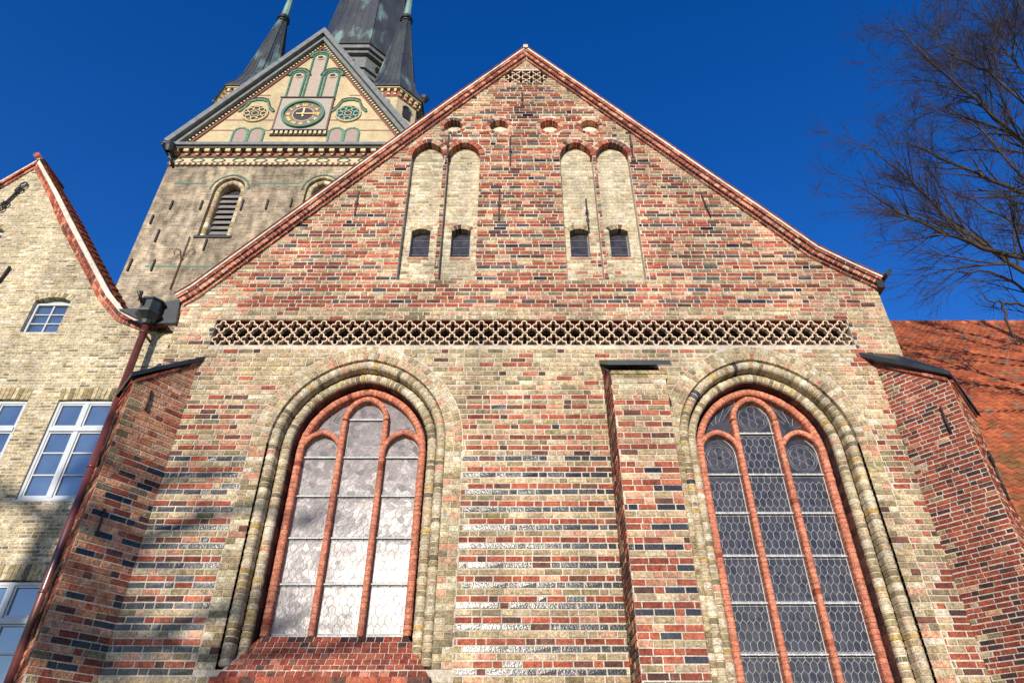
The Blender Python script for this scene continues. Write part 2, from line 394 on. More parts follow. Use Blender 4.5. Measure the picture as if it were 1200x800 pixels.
def voussoirs(mb, inner, outer_off, y0, y1, step, colf, joint=.011, m=0):
    "bricks set round an arch: inner is the 2D intrados, outer_off the radial size"
    pts = resample(inner, step)
    N_ = []
    for i in range(len(pts)):
        t = (pts[min(i + 1, len(pts) - 1)] - pts[max(i - 1, 0)]).normalized(); N_.append(Vector((t.y, -t.x)))
    for i in range(len(pts) - 1):
        t = (pts[i + 1] - pts[i]); 
        if t.length < 1e-5: continue
        t.normalize(); g = t * joint / 2
        q = [pts[i] + g, pts[i + 1] - g, pts[i + 1] - g + N_[i + 1] * outer_off, pts[i] + g + N_[i] * outer_off]
        d = R.uniform(-.003, .003); c = colf(); cen = (q[0] + q[1] + q[2] + q[3]) / 4
        f = [Vector((v.x, y0 + d, v.y)) for v in [v + (cen - v).normalized() * .005 for v in q]]
        k = [Vector((v.x, y0 + d + .007, v.y)) for v in q]; bk = [Vector((v.x, y1, v.y)) for v in q]
        mb.loft([bk, k, f], c, m); mb.face(f, c, m)

# ================================================================== the ground
def sheet(name, x0, x1, y0, y1, z, m):
    b = MB(); b.face([(x0, y0, z), (x1, y0, z), (x1, y1, z), (x0, y1, z)]); o = b.build(name, m); o['kind'] = 'structure'; return o
sheet('ground', -600, 600, -600, 600, 0, M['grass'])
sheet('churchyard_path', -40, 40, -6, 9.2, .004, M['pave'])

# ================================================================== the brick church
church = thing('brick_church', 'striped red, black and yellow brick church gable with two tall pointed leaded windows', 'church', (0, 10, 0))
AP = (.345, 17.66)
XL, XR = -6.14, 6.92
# wall outline under the coping, following the slightly bowed right slope
def CP(x, y): p = P(x, y, 10.); return (p.x, p.z)
slopeL = [(XL, 9.62), (-5.9, 9.85)]
slopeR = [(6.92, 10.12), (6.45, 10.55), (5.6, 11.42), (4.6, 12.55)]
outer = [(XL, 0.), (XR, 0.)] + slopeR + [AP] + slopeL[::-1]
NW = [(-1.87, .355), (-1.07, .355), (1.42, .36), (2.225, .36)]       # blind niches: centre, half width
NZ0, NZS, NRR = 10.12, 13.72, .50
niches = [arch_loop(cx, NZ0, NZS, a, NRR, 6) for cx, a in NW]
ocx = [-1.36, -.30, .86, 1.79]
oculi = [[(x + .215 * math.cos(t * PI / 10), 14.77 + .215 * math.sin(t * PI / 10)) for t in range(20)] for x in ocx]
frieze_h = [(-5.42, 8.60), (6.14, 8.60), (6.14, 9.17), (-5.42, 9.17)]
friezet_h = [(-.17, 16.45), (.87, 16.45), (.87, 16.95), (-.17, 16.95)]
WX = [-2.53, 4.19]; WS = 6.68; WA = 1.45; WR = 1.625; WB = [3.30, 1.9]
wins = [arch_loop(cx, WB[i], WS, WA, WR, 14) for i, cx in enumerate(WX)]
nwx = [(-1.87, 10.85), (-1.045, 10.85), (1.38, 10.85), (2.19, 10.85)]
def seg_loop(cx, z0, hw, h, rise, n=6):
    pts = [(cx - hw, z0), (cx + hw, z0)]
    for i in range(n + 1):
        t = i / n; pts.append((cx + hw - 2 * hw * t, z0 + h + rise * (1 - (2 * t - 1) ** 2)))
    return pts
nwins = [seg_loop(x, z, .195, .72, .08) for x, z in nwx]
wall = MB()
wall.prism([outer] + niches + oculi + [frieze_h, friezet_h] + wins, 10.0, 10.17, m=1)
wall.prism([outer] + wins + nwins + [frieze_h, friezet_h], 10.17, 10.62, m=1)
# course colours of the gable front
def front_col(row, x, z):
    c = front_col0(row, x, z)
    if c is None: return c
    g = 1 + .22 * (math.sin(x * 1.9 + z * .7 + 1.3 * math.sin(z * 1.1)) * math.sin(z * 1.6 - x * .6 + 2) )
    return (c[0] * g, c[1] * g, c[2] * g, c[3])
def front_col0(row, x, z):
    nearL = z < 8.5 and abs(x - WX[0]) < 1.72 + R.uniform(-.05, .12)
    nearR = z < 8.5 and abs(x - WX[1]) < 1.70 + R.uniform(-.05, .12)
    if z > 9.17:
        k = int((z - 9.17) / .0945)
        dirty = any(abs(x - ax) < .16 and -.55 < z - az < -.1 and R.random() < .75 for ax, az in GA)
        if k in (0, 1, 2): kind = 'Y'
        else: kind = {0: 'K', 1: 'R', 2: 'Y'}[(k - 7) % 3] if k > 6 else {3: 'R', 4: 'K', 5: 'R', 6: 'Y'}[k]
        edge = z > 10 and (x < .355 - (17.42 - z) * .84 + .55 or x > .355 + (17.42 - z) * .87 - .5)
        if dirty: return mixpick(('dkb', .8), ('brn', .2), ('blk', .3))
        if edge and R.random() < .55: return mixpick(('yel', .5), ('pnk', .5))
        if x < -5.0 and z < 10.3: return mixpick(('pnk', .5), ('crm', .3), ('yel', .2), ('red', .15 if k > 3 else .0))
        if x > 5.6 and z < 9.9 and kind != 'Y': return mixpick(('red', .45), ('pnk', .2), ('yel', .2), ('brn', .2))
        if kind == 'R': return mixpick(('red', .80), ('pnk', .13), ('brn', .05), ('yel', .03))
        if kind == 'K': return mixpick(('gry', .27), ('blk', .03), ('red', .46), ('pnk', .12), ('brn', .12))
        return mixpick(('yel', .70), ('pnk', .24), ('olv', .10), ('red', .01 if k > 2 else .05))
    if z > 8.50: return mixpick(('blk', .2), ('gry', .4), ('brn', .25), ('red', .25)) if x > -5.5 and x < 6.2 else mixpick(('yel', .6), ('pnk', .3), ('brn', .1))
    if x > 5.75: 
        return mixpick(('yel', .55), ('crm', .1), ('red', .16), ('pnk', .14), ('olv', .06)) if x < 6.15 or R.random() < .5 else mixpick(('red', .5), ('brn', .2), ('yel', .25))
    if z > 7.62:
        return mixpick(('yel', .74), ('pnk', .10), ('red', .035), ('olv', .12), ('brn', .03), ('crm', .06))
    if nearL or nearR or 2.4 < x < 2.7:
        return mixpick(('yel', .68), ('crm', .18), ('pnk', .08), ('olv', .08))
    k = int((z - .01) / .0945)
    if z > 6.40:
        if k % 2: return mixpick(('red', .66), ('brn', .15), ('pnk', .10), ('blk', .05), ('yel', .05))
        return mixpick(('yel', .70), ('pnk', .15), ('olv', .12), ('brn', .02))
    k %= 3
    if k == 2: return mixpick(('red', .78), ('brn', .17), ('pnk', .04), ('yel', .02), ('blk', .02))
    if k == 1: return mixpick(('blk', .93), ('brn', .07), ('crm', .02), ('red', .03))
    return mixpick(('yel', .76), ('pnk', .11), ('olv', .13))
GA = []
for x, y in ((612, 122), (598, 192), (585, 255), (688, 262), (418, 250), (832, 255), (525, 182), (742, 182)):
    p = P(x, y, 9.97); GA.append((p.x, p.z + .05))
fr = Frame((0, 10, 0), (1, 0, 0))
deepn = .165
hol = [(arch_loop(WX[i], WB[i], WS, WA, WR, 14, .285), 0) for i in (0, 1)]

nich2 = []
for (cx, a) in NW: nich2.append(([(cx - a, NZ0), (cx + a, NZ0), (cx + a, NZS - .02), (cx + a + .13, NZS - .02)] + [p for p in arch_pts(cx, NZS, a, NRR, 6, .13)] + [(cx - a - .13, NZS - .02), (cx - a, NZS - .02)], deepn))
ocir = [([(x + .31 * math.cos(t * PI / 12), 14.77 + .31 * math.sin(t * PI / 12)) for t in range(24)], 0) for x in ocx]
holes = hol + nich2 + ocir + [(frieze_h, deepn), (friezet_h, deepn)]
sp = spans_of(outer, holes)
lay(wall, fr, .01, 8.515, .0945, sp, front_col)
lay(wall, fr, 8.515, 9.17, .0945 * 1.0, lambda z: [s for s in sp(z) ] if z < 8.60 else [s for s in sp(z) if s[1] < -5.3 or s[0] > 6.0], front_col)
lay(wall, fr, 9.17, 17.38, .0945, sp, front_col)
# niche backs in yellow brick, small windows cut out
fb = Frame((0, 10.17, 0), (1, 0, 0))
for i, l in enumerate(niches):
    nb = seg_loop(nwx[i][0], nwx[i][1], .195, .72, .08)
    nbo = seg_loop(nwx[i][0], nwx[i][1], .195, .80, .12)
    def ncol(row, x, z, i=i):
        if z > 11.8: return mixpick(('crm', .96), ('yel', .06))
        if i == 2 and z < 10.95 and x > 1.45 and R.random() < .75: return mixpick(('brn', .5), ('dkb', .3), ('red', .4), ('yel', .2))
        return mixpick(('crm', .72), ('yel', .25), ('pnk', .06), ('red', .012))
    lay(wall, fb, NZ0 + .005, 14.25, .0945, spans_of(l, [(nbo, .0), (nb, .3)]), ncol, out=.006)
    cx, z0 = nwx[i]
    voussoirs(wall, [(cx + .195, z0 + .72)] + [(p[0], p[1]) for p in nb[3:]], .12, 10.162, 10.3, .07, lambda: mixpick(('olv', .4), ('yel', .5), ('brn', .15)))
    voussoirs(wall, arch_pts(NW[i][0], NZS, NW[i][1], NRR, 8, -.004), .125, 9.992, 10.168, .098, lambda: mixpick(('red', .55), ('brn', .15), ('pnk', .3)))
    wall.box(cx - .21, cx + .21, 10.15, 10.4, z0 - .05, z0 - .001, pick('pnk'), 0)
    
for x, l in zip(ocx, oculi):
    voussoirs(wall, l + [l[0]], .095, 9.992, 10.168, .0845, lambda: mixpick(('red', .5), ('brn', .12), ('pnk', .4)))
    f = MB
    cc = [(x + .225 * math.cos(t * PI / 12), 10.164, 14.77 + .225 * math.sin(t * PI / 12)) for t in range(24)]
    wall.face(cc, (.70, .62, .48, 0), 0)
# near-black wall and floor behind the openwork friezes, recess shade put into the colour
for (x0, z0), (x1, z1) in ((frieze_h[0], frieze_h[2]), (friezet_h[0], friezet_h[2])):
    f_ = MB(); f_.box(x0 - .1, x1 + .1, 10.45, 10.6, z0 - .05, z1 + .05); f_.box(x0 + .003, x1 - .003, 10.13, 10.45, z0 + .003, z0 + .02); f_.build('frieze_backing', M['dark'], church)
    x = x0
    while x < x1: wall.box(x + .004, min(x + .25, x1) - .004, 10.02, 10.4, z1 - .012, z1 + .01, pick('dkr')); x += .25
# brickwork ring set flush round the big window arches
for i, cx in enumerate(WX):
    a = arch_pts(cx, WS, WA, WR, 16)
    jamb = [(cx + WA, WB[i])] + a + [(cx - WA, WB[i])]
    vc = lambda: mixpick(('crm', .34), ('yel', .55), ('pnk', .14), ('olv', .03))
    voussoirs(wall, arch_pts(cx, WS, WA, WR, 16), .135, 9.99, 10.12, .088, vc); voussoirs(wall, arch_pts(cx, WS, WA, WR, 16, .145), .125, 9.992, 10.12, .094, vc)
    for s_ in (-1, 1):
        z = WB[i]; r = 0
        while z < WS - .02:
            z1 = z + .0945; wd = .27 if r % 2 else .135
            x0 = cx + s_ * WA; segs = [(0, wd)] + ([(wd, .285)] if wd < .2 else [])
            for q0, q1 in segs:
                xa, xb = sorted((x0 + s_ * (q0 + (.006 if q0 else 0)), x0 + s_ * (q1 - .006)))
                c = mixpick(('yel', .5), ('crm', .27), ('olv', .22), ('pnk', .1), ('brn', .05 if s_ == 1 and i else .01))
                o = R.uniform(-.003, .003)
                bb = [Vector((xa, 10.12, z + .002)), Vector((xb, 10.12, z + .002)), Vector((xb, 10.12, z1 - .002)), Vector((xa, 10.12, z1 - .002))]
                m1 = [Vector((v.x, 10.0 + o, v.z)) for v in bb]; e = .007
                m2 = [Vector((bb[k].x + (e, -e, -e, e)[k], 9.991 + o, bb[k].z + (.009, .009, -.009, -.009)[k])) for k in range(4)]
                wall.loft([bb, m1, m2], c); wall.face(m2, c)
            z = z1; r += 1
wall.build('wall', [M['brick'], M['mortar']], church)

# stepped roll mouldings of the window reveals
def jpath(cx, zb, off, n=16):
    return [(cx + WA + off, zb)] + arch_pts(cx, WS, WA, WR, n, off) + [(cx - WA - off, zb)]
windows = []
YF = 10.42
for i, cx in enumerate(WX):
    wn_ = MB(); zb = WB[i] + (.05 if i == 0 else 0)
    jc = lambda: mixpick(('crm', .40), ('yel', .42), ('olv', .13 + .05 * i), ('pnk', .04), ('gld', .04 + .05 * i), ('gry', .02 * i))
    for off, yy in ((-.078, 10.09), (-.242, 10.25)):
        roll(wn_, jpath(cx, zb, off), .079, yy, .0945, jc, joint=.017, n=8, Y2=yy + .13)
        mortar_roll(wn_, jpath(cx, zb, off), .073, yy, m=1, Y2=yy + .13)
    # plain reveal between inner roll and frame, shade put into its brown brick
    pth = resample(jpath(cx, zb, -.325), .12)
    for k in range(len(pth) - 1):
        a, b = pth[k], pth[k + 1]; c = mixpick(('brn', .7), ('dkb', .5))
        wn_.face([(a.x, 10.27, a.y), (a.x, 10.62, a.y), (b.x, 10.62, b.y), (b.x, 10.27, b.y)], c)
    root = bpy.data.objects.new('pointed_window', None); sc.collection.objects.link(root); root.parent = church; root.matrix_parent_inverse = church.matrix_world.inverted()
    wo = wn_.build('window_reveal', [M['brick'], M['mortar']], church)
    # ---- red moulded brick frame and tracery
    A = WA - .375; RR = WR - .375
    f = MB(); fc = lambda: mixpick(('frm', .98), ('red', .02))
    def tube(path, r=.056, y=YF, step=.078):
        roll(f, path, r, y, step, fc, joint=.0045, n=8, Y2=y + .10)
        mortar_roll(f, path, r - .006, y, m=1, Y2=y + .10)
    zt = 3.80 if i == 0 else 2.5
    tube([(cx + A - .05, zt)] + arch_pts(cx, WS, A, RR, 16, -.05) + [(cx - A + .05, zt)], .062)
    f.build('outer_frame', [M['brick'], M['red_joint']], root)
    mx_ = .355
    def apath(c0, hw, zs_, rr, off=0): return arch_pts(c0, zs_, hw, rr, 8, off)
    lan = []
    zsC = 7.31; rC = .43
    for s_ in (-1, 1):
        f = MB(); tube([(cx + s_ * mx_, zt), (cx + s_ * mx_, zsC - .02)], .050)
        f.build('mullion', [M['brick'], M['red_joint']], root)
    f = MB(); tube(apath(cx, mx_, zsC, rC), .049)
    f.build('arch', [M['brick'], M['red_joint']], root)
    zsS = 6.69; hwS = (A - .05 - mx_) / 2; rS = hwS * 1.16
    for s_ in (-1, 1):
        c0 = cx + s_ * (mx_ + hwS)
        f = MB(); tube(apath(c0, hwS, zsS, rS), .046)
        f.build('arch', [M['brick'], M['red_joint']], root)
        lan.append((c0, hwS - .02, zsS, rS))
    lan.append((cx, mx_ - .02, zsC, rC))
    # ---- glazing: each light a pane of its own with its lead net
    YG = YF + .095
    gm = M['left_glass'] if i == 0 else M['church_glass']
    bars = [P(0, y, YG).z for y in ((537, 582, 631, 685) if i == 0 else (557, 602, 652, 707, 767))] + ([] if i == 0 else [P(0, 840, YG).z])
    def strip(mb, a, b, w_=.006, h=.007):
        a = Vector(a); b = Vector(b); t = b - a
        if t.length < .004: return
        t.normalize(); n_ = Vector((-t.y, t.x)) * w_
        q = [a + n_, b + n_, a, b, a - n_, b - n_]
        y = YG - .002
        v = [(q[0].x, y, q[0].y), (q[1].x, y, q[1].y), (q[2].x, y - h, q[2].y), (q[3].x, y - h, q[3].y), (q[4].x, y, q[4].y), (q[5].x, y, q[5].y)]
        mb.faces(v, [(0, 2, 3, 1), (2, 4, 5, 3)])
    for c0, hw, zs_, rr in lan:
        loop = arch_loop(c0, zt - .02, zs_, hw, rr + 0, 8)
        g = MB(); g.prism([loop], YG, YG + .012); go = g.build('light', gm, root)
        ld = MB()
        inner = arch_loop(c0, zt + .05, zs_, hw - .045, rr - .045, 8)
        lp = inner
        for k in range(len(lp)): strip(ld, lp[k], lp[(k + 1) % len(lp)], .008)
        for k in range(2, len(loop) - 1): strip(ld, loop[k], loop[k + 1], .013, .012)
        strip(ld, loop[0], loop[-1], .013, .012); strip(ld, loop[1], loop[2], .013, .012); strip(ld, loop[0], loop[1], .013, .012)
        inner2 = arch_loop(c0, zt + .02, zs_, hw - .02, rr - .02, 8)
        for k in range(len(inner2)): strip(ld, inner2[k], inner2[(k + 1) % len(inner2)], .006)
        bz = sorted([zt] + [b for b in bars if b > zt + .2] + ([P(0, 493 if i == 0 else 509, YG).z] if c0 == cx else []))
        allb = bz[1:]
        for z in allb:
            xs = loop_cross(loop, z)
            if len(xs) > 1:
                o = Vector((xs[0], YG - .045, z - .011)); ld.obox(o, (xs[1] - xs[0], 0, 0), (0, .03, 0), (0, 0, .022))
                for q in (.2, .5, .8): 
                    xx = xs[0] + (xs[1] - xs[0]) * q; ld.box(xx - .008, xx + .008, YG - .055, YG - .044, z - .02, z + .02)
                for dz in (-.035, .035): strip(ld, (xs[0] + .02, z + dz), (xs[1] - .02, z + dz), .005)
        # hexagon lead net
        px_, pz = (2 * (hw - .045)) / 5.5, .135
        ztop = bz[-1] - .05
        def clipin(p):
            xs = loop_cross(inner, p[1]); return len(xs) > 1 and xs[0] - 1e-6 <= p[0] <= xs[1] + 1e-6
        nz_ = int((ztop - zt - .06) / pz)
        x0 = c0 - hw + .045
        for r_ in range(nz_):
            z = zt + .07 + r_ * pz; sh = px_ / 2 * (r_ % 2)
            for k in range(-1, 6):
                xc = x0 + k * px_ + sh
                # vertical side then the two slanted edges up from it
                a, b = (xc, z), (xc, z + pz * .62)
                l_, r2 = (xc - px_ / 2, z + pz), (xc + px_ / 2, z + pz)
                for s0, s1 in ((a, b), (b, l_), (b, r2)):
                    if clipin(s0) and clipin(s1): strip(ld, s0, s1, .0036, .005)
                    elif clipin(s0) or clipin(s1):
                        lo_, hi_ = (s0, s1) if clipin(s0) else (s1, s0)
                        for _ in range(6):
                            md = ((lo_[0] + hi_[0]) / 2, (lo_[1] + hi_[1]) / 2)
                            if clipin(md): lo_ = md
                            else: hi_ = md
                        strip(ld, s0 if clipin(s0) else s1, lo_, .0042, .006)
        # medallion in the head of the light
        rm = hw - .065; zc = bz[-1] + .06 + rm
        def circ(x, z, r, n=18, wd=.0034):
            for k in range(n): strip(ld, (x + r * math.cos(2 * PI * k / n), z + r * math.sin(2 * PI * k / n)), (x + r * math.cos(2 * PI * (k + 1) / n), z + r * math.sin(2 * PI * (k + 1) / n)), wd)
        circ(c0, zc, rm); circ(c0, zc, rm * .86); circ(c0, zc, rm * .22, 8)
        for k in range(6):
            an = k * PI / 3 + .5; circ(c0 + rm * .54 * math.cos(an), zc + rm * .54 * math.sin(an), rm * .27, 9, .003)
        ld.build('lead_net', M['came'], go)
    # spandrel lights
    for s_ in (-1, 1):
        # region between the outer frame, the centre arch/mullion and the side arch
        side = [p for p in arch_pts(cx + s_ * (mx_ + hwS), zsS, hwS, rS, 8)]
        pts = []
        oa = [p for p in arch_pts(cx, WS, A, RR, 20, -.06) if (p[0] - cx) * s_ > .12 and p[1] > zsS + .05]
        if s_ > 0: pts = oa + [(cx + mx_ * .55, 7.6), (cx + mx_ - .02, 7.3), (cx + mx_, zsS + .1)] + [p for p in reversed(side) if p[1] > zsS + .06]
        else:
            oa = oa[::1]; pts = oa + [p for p in reversed(side) if p[1] > zsS + .06] + [(cx - mx_, zsS + .1), (cx - mx_ + .02, 7.3), (cx - mx_ * .55, 7.6)]
        g = MB(); g.prism([pts], YG + .004, YG + .014); go = g.build('light', gm, root)
        ld = MB()
        mz = sum(p[1] for p in pts) / len(pts); mx2 = sum(p[0] for p in pts) / len(pts)
        for k in range(len(pts)):
            a, b = pts[k], pts[(k + 1) % len(pts)]
            q = lambda p, t=.86: (mx2 + (p[0] - mx2) * t, mz + (p[1] - mz) * t)
            strip(ld, q(a), q(b), .005)
            if k % 3 == 0: strip(ld, q(a), q(a, .25), .004)
        ld.build('lead_net', M['came'], go)
    # dark sheet standing in for the unlit interior behind
    b_ = MB(); b_.box(cx - 1.3, cx + 1.3, 10.61, 10.64, WB[i] - .1, 8.4); b_.build('interior_dark', M['dark'], root)

# sloping brick sill of the left window (the right one lies below the picture but is built the same)
for i, cx in enumerate(WX):
    zt = 3.80 if i == 0 else 2.5; s = MB(); drop = .60
    p0 = Vector((0, 9.93, zt - drop)); p1 = Vector((0, YF - .02, zt)); up = p1 - p0; L_ = up.length
    nrm = Vector((1, 0, 0)).cross(up.normalized())
    fs = Frame(p0, (1, 0, 0), up)
    rows = 7
    def hw_at(t): return 1.43 - (1.43 - 1.05) * t / L_
    s.faces([fs.pt(cx - 1.43, 0, -.006), fs.pt(cx + 1.43, 0, -.006), fs.pt(cx + 1.05, L_, -.006), fs.pt(cx - 1.05, L_, -.006)], [(0, 1, 2, 3)], m=1)
    rh = L_ / rows
    def scol(row, x, z): return mixpick(('dkr', .5), ('dkb', .3)) if z > 5.0 * rh else mixpick(('red', .45), ('dkr', .5), ('frm', .06), ('brn', .06))
    lay(s, fs, 0, L_, rh, lambda t: [(cx - hw_at(t), cx + hw_at(t), 0, 0)], scol, S=.125, H=.125, joint=.011, out=.005)
    # bullnose front edge
    x = cx - 1.45
    while x < cx + 1.45 - .01:
        x2 = min(x + .20, cx + 1.45); c = mixpick(('red', .6), ('brn', .3))
        s.box(x + .004, x2 - .004, 9.875, 10.02, zt - drop - .095, zt - drop - .004, c); x = x2
    s.box(cx - 1.43, cx + 1.43, 9.89, 10.5, zt - drop - .10, zt - drop - .01, m=1)
    s.faces([Vector((cx - 1.35, 9.94, zt - drop - .02)), Vector((cx + 1.35, 9.94, zt - drop - .02)), Vector((cx + 1.35, 10.55, zt - drop - .02)), Vector((cx - 1.35, 10.55, zt - drop - .02))], [(0, 1, 2, 3)], m=1)
    s.build('window_sill', [M['brick'], M['mortar']], church)

# small segmental windows in the niches
for cx, z0 in nwx:
    g = MB(); g.prism([seg_loop(cx, z0, .195, .72, .08)], 10.32, 10.34); o = g.build('niche_window', M['church_glass'], church)
    l = MB(); sl_ = seg_loop(cx, z0, .18, .715, .07)
    l.prism([seg_loop(cx, z0 - .0, .194, .72, .079), seg_loop(cx, z0 + .02, .172, .69, .07)], 10.302, 10.321)
    for q in (.25, .5, .75): l.box(cx - .18, cx + .18, 10.308, 10.321, z0 + .78 * q - .004, z0 + .78 * q + .004)
    l.build('frame', M['lead'], o)

# ---- openwork quatrefoil friezes
def quatre_mesh():
    b = MB(); r = .057; c = .066; wd = .020; n = 7; outp = []; inp = []
    for k in range(4):
        a0 = k * PI / 2; ccx, ccz = c * math.cos(a0), c * math.sin(a0)
        # arc of this lobe outside the diagonals
        lim = PI - math.atan2(c * math.sin(PI / 4), 0.0001) * 0 - .62 * PI / 2 * 0
        for j in range(n):
            t = -2.2 + 4.4 * j / (n - 1)
            outp.append((ccx + (r) * math.cos(a0 + t), ccz + (r) * math.sin(a0 + t)))
            inp.append((ccx + (r - wd) * math.cos(a0 + t * 1.02), ccz + (r - wd) * math.sin(a0 + t * 1.02)))
    m_ = len(outp); s1, s2, y0, y1 = 1.0, 1.0, 0, .085
    ring = [[(p[0], y1, p[1]) for p in outp], [(p[0], y0 + .008, p[1]) for p in outp], [(p[0] * .97, y0, p[1] * .97) for p in outp],
            [(p[0], y0, p[1]) for p in inp], [(p[0], y1, p[1]) for p in inp]]
    b.loft(ring, (.80, .58, .40, 0))
    me = bpy.data.meshes.new('quatrefoil'); me.from_pydata(b.V, [], b.F); me.materials.append(M['terracotta'])
    return me
M['terracotta'] = mat('terracotta', (.66, .50, .36), .8, .25, noise=.22, nscale=14, bump=.3, bscale=40, stain=.1)
qm = quatre_mesh()
fzs = []
for l in (frieze_h, friezet_h):
    (x0, z0), (x1, z1) = l[0], l[2]; fz = MB()
    fz.box(x0 + .004, x1 - .004, 10.06, 10.11, z0 + .002, z0 + .016, (.6, .45, .3, 0)); fzs.append(fz.build('quatrefoil_frieze', M['brick'], church))
def qrow(x0, x1, n, z, fzo):
    st = (x1 - x0) / n
    for k in range(n):
        q = bpy.data.objects.new('quatrefoil', qm); sc.collection.objects.link(q); q.parent = fzo
        q.location = (x0 + st * (k + .5), 10.012 + R.uniform(-.004, .004), z); q.rotation_euler = (0, R.uniform(-.06, .06), 0)
        q.scale = (st / .246, 1, .1425 / .123)
qrow(-5.42, 6.14, 44, 8.60 + .1425, fzs[0]); qrow(-5.42, 6.14, 44, 8.60 + .4275, fzs[0])
qrow(-.17, .87, 4, 16.45 + .125, fzs[1]); qrow(-.17, .87, 4, 16.45 + .375, fzs[1])

# ---- raking coping of the gable
cop = MB()
leftp = [P(x, y, 9.85) for x, y in ((204, 343), (222, 333), (258, 307), (417, 193), (522, 118), (616, 53))]
rightp = [P(x, y, 9.85) for x, y in ((616, 53), (722, 125), (832, 200), (899, 245), (960, 287), (1000, 306), (1036, 322))]
leftp = [(p.x, p.z) for p in leftp]; rightp = [(p.x, p.z) for p in rightp]
# layers: (drop of top, drop of bottom measured along the normal, front y, kind)
LAY = [(.0, .016, 9.845, 'tile'), (.016, .062, 9.865, 'mort'), (.062, .115, 9.88, 'brk'), (.115, .135, 9.95, 'gap'), (.135, .215, 9.905, 'head'), (.215, .25, 9.99, 'gap2'), (.25, .29, 9.945, 'mould')]
def offs(path, d):
    out = []
    for i, p in enumerate(path):
        a = Vector(path[max(i - 1, 0)]); b = Vector(path[min(i + 1, len(path) - 1)]); t = (b - a).normalized()
        n_ = Vector((t.y, -t.x))
        if n_.y > 0: n_ = -n_
        out.append(Vector(p) + n_ * d)
    return out
for side, path in (('L', leftp), ('R', rightp)):
    dense = resample(path, .10)
    dense = [(p.x, p.y) for p in dense]
    for d0, d1, yf, kind in LAY:
        a = offs(dense, d0); b = offs(dense, d1)
        def at(ps, x): return ps
        # clip at the ridge
        for L_ in (a, b):
            for p in L_:
                if side == 'L' and p.x > .345: p.x = .345
                if side == 'R' and p.x < .345: p.x = .345
        if kind in ('tile', 'mort', 'gap', 'gap2'):
            m = {'tile': 0, 'mort': 1, 'gap': 0, 'gap2': 0}[kind]
            for i in range(len(a) - 1):
                c = pick('dkr') if kind == 'tile' else (1, 1, 1, 0) if kind == 'mort' else pick('dkb')
                q = [Vector((a[i].x, yf, a[i].y)), Vector((a[i + 1].x, yf, a[i + 1].y)), Vector((b[i + 1].x, yf, b[i + 1].y)), Vector((b[i].x, yf, b[i].y))]
                bk = [Vector((v.x, 10.35, v.z)) for v in q]
                cop.loft([bk, q] if side == 'R' else [bk[::-1], q[::-1]], c, m); cop.face(q[::-1] if side == 'L' else q, c, m)
        else:
            stp = {'brk': 2, 'head': 1, 'mould': 2}[kind]
            i = 0
            while i < len(a) - 1:
                j = min(i + stp, len(a) - 1); c = mixpick(('red', .75), ('frm', .25), ('dkr', .1)) if kind != 'head' else mixpick(('red', .5), ('frm', .25), ('pnk', .12), ('dkr', .12))
                t = (Vector(a[j]) - Vector(a[i])).normalized() * .006
                q = [Vector((a[i].x + t.x, yf, a[i].y + t.y)), Vector((a[j].x - t.x, yf, a[j].y - t.y)), Vector((b[j].x - t.x, yf, b[j].y - t.y)), Vector((b[i].x + t.x, yf, b[i].y + t.y))]
                dd = R.uniform(-.004, .004)
                for v in q: v.y += dd
                bk = [Vector((v.x, 10.3, v.z)) for v in q]
                cop.loft([bk, q], c, 0); cop.face(q, c, 0); i = j
            for i in range(len(a) - 1):   # mortar core
                q = [Vector((v.x, yf + .008, v.y)) for v in (a[i], a[i + 1], b[i + 1], b[i])]
                bk = [Vector((v.x, 10.3, v.z)) for v in q]
                cop.loft([bk, q], (1, 1, 1, 0), 1); cop.face(q, (1, 1, 1, 0), 1)
cop.box(.345 - .06, .345 + .06, 9.83, 10.1, leftp[-1][1] - .12, leftp[-1][1] + .0, (.6, .5, .4, 0))
cop.build('coping', [M['brick'], M['pale_mortar']], church)
rod = MB(); rod.tube([(.345, 9.95, 17.6), (.345, 9.95, 18.3)], .008, 5); rod.build('lightning_rod', M['iron'], church)

# ---- tiled roof of the gabled aisle, side walls
rf = MB(); ridge = Vector((.345, 10.1, 17.75))
def tile_strip(mb, p00, u, v, nu, nv, cu, cv, colf, amp=.035):
    "pantiles: wavy across u, stepped down v.  p00 top left corner, u along the ridge, v down the slope (unit vectors)"
    n = u.cross(v); n = n if n.z > 0 else -n; ns = 6
    for j in range(nv):
        for i in range(nu):
            c = colf(i, j); pts = []
            dj = R.uniform(-.006, .006)
            for e in (0, 1):
                for k in range(ns + 1):
                    s_ = k / ns; hgt = amp * (math.cos(2 * PI * s_) * .5 + .5) ** 1.0 + (.0 if e == 0 else .03)
                    pts.append(p00 + u * (cu * (i + s_)) + v * (cv * (j + e) + (dj if e else 0)) + n * hgt)
            fs_ = []
            for k in range(ns): fs_.append((k, k + 1, ns + 2 + k, ns + 1 + k))
            mb.faces(pts, fs_, c, 0, smooth=False)
            lip = [pts[ns + 1 + k] for k in range(ns + 1)]; lo = [q - n * .035 for q in lip]
            mb.faces(lip + lo, [(k, k + 1, ns + 2 + k, ns + 1 + k) for k in range(ns)], c, 0)
def roofcol(i, j): return (*lerp((.42, .105, .04), (.52, .17, .075), R.random()), 0) if R.random() > .06 else (.22, .10, .06, 0)
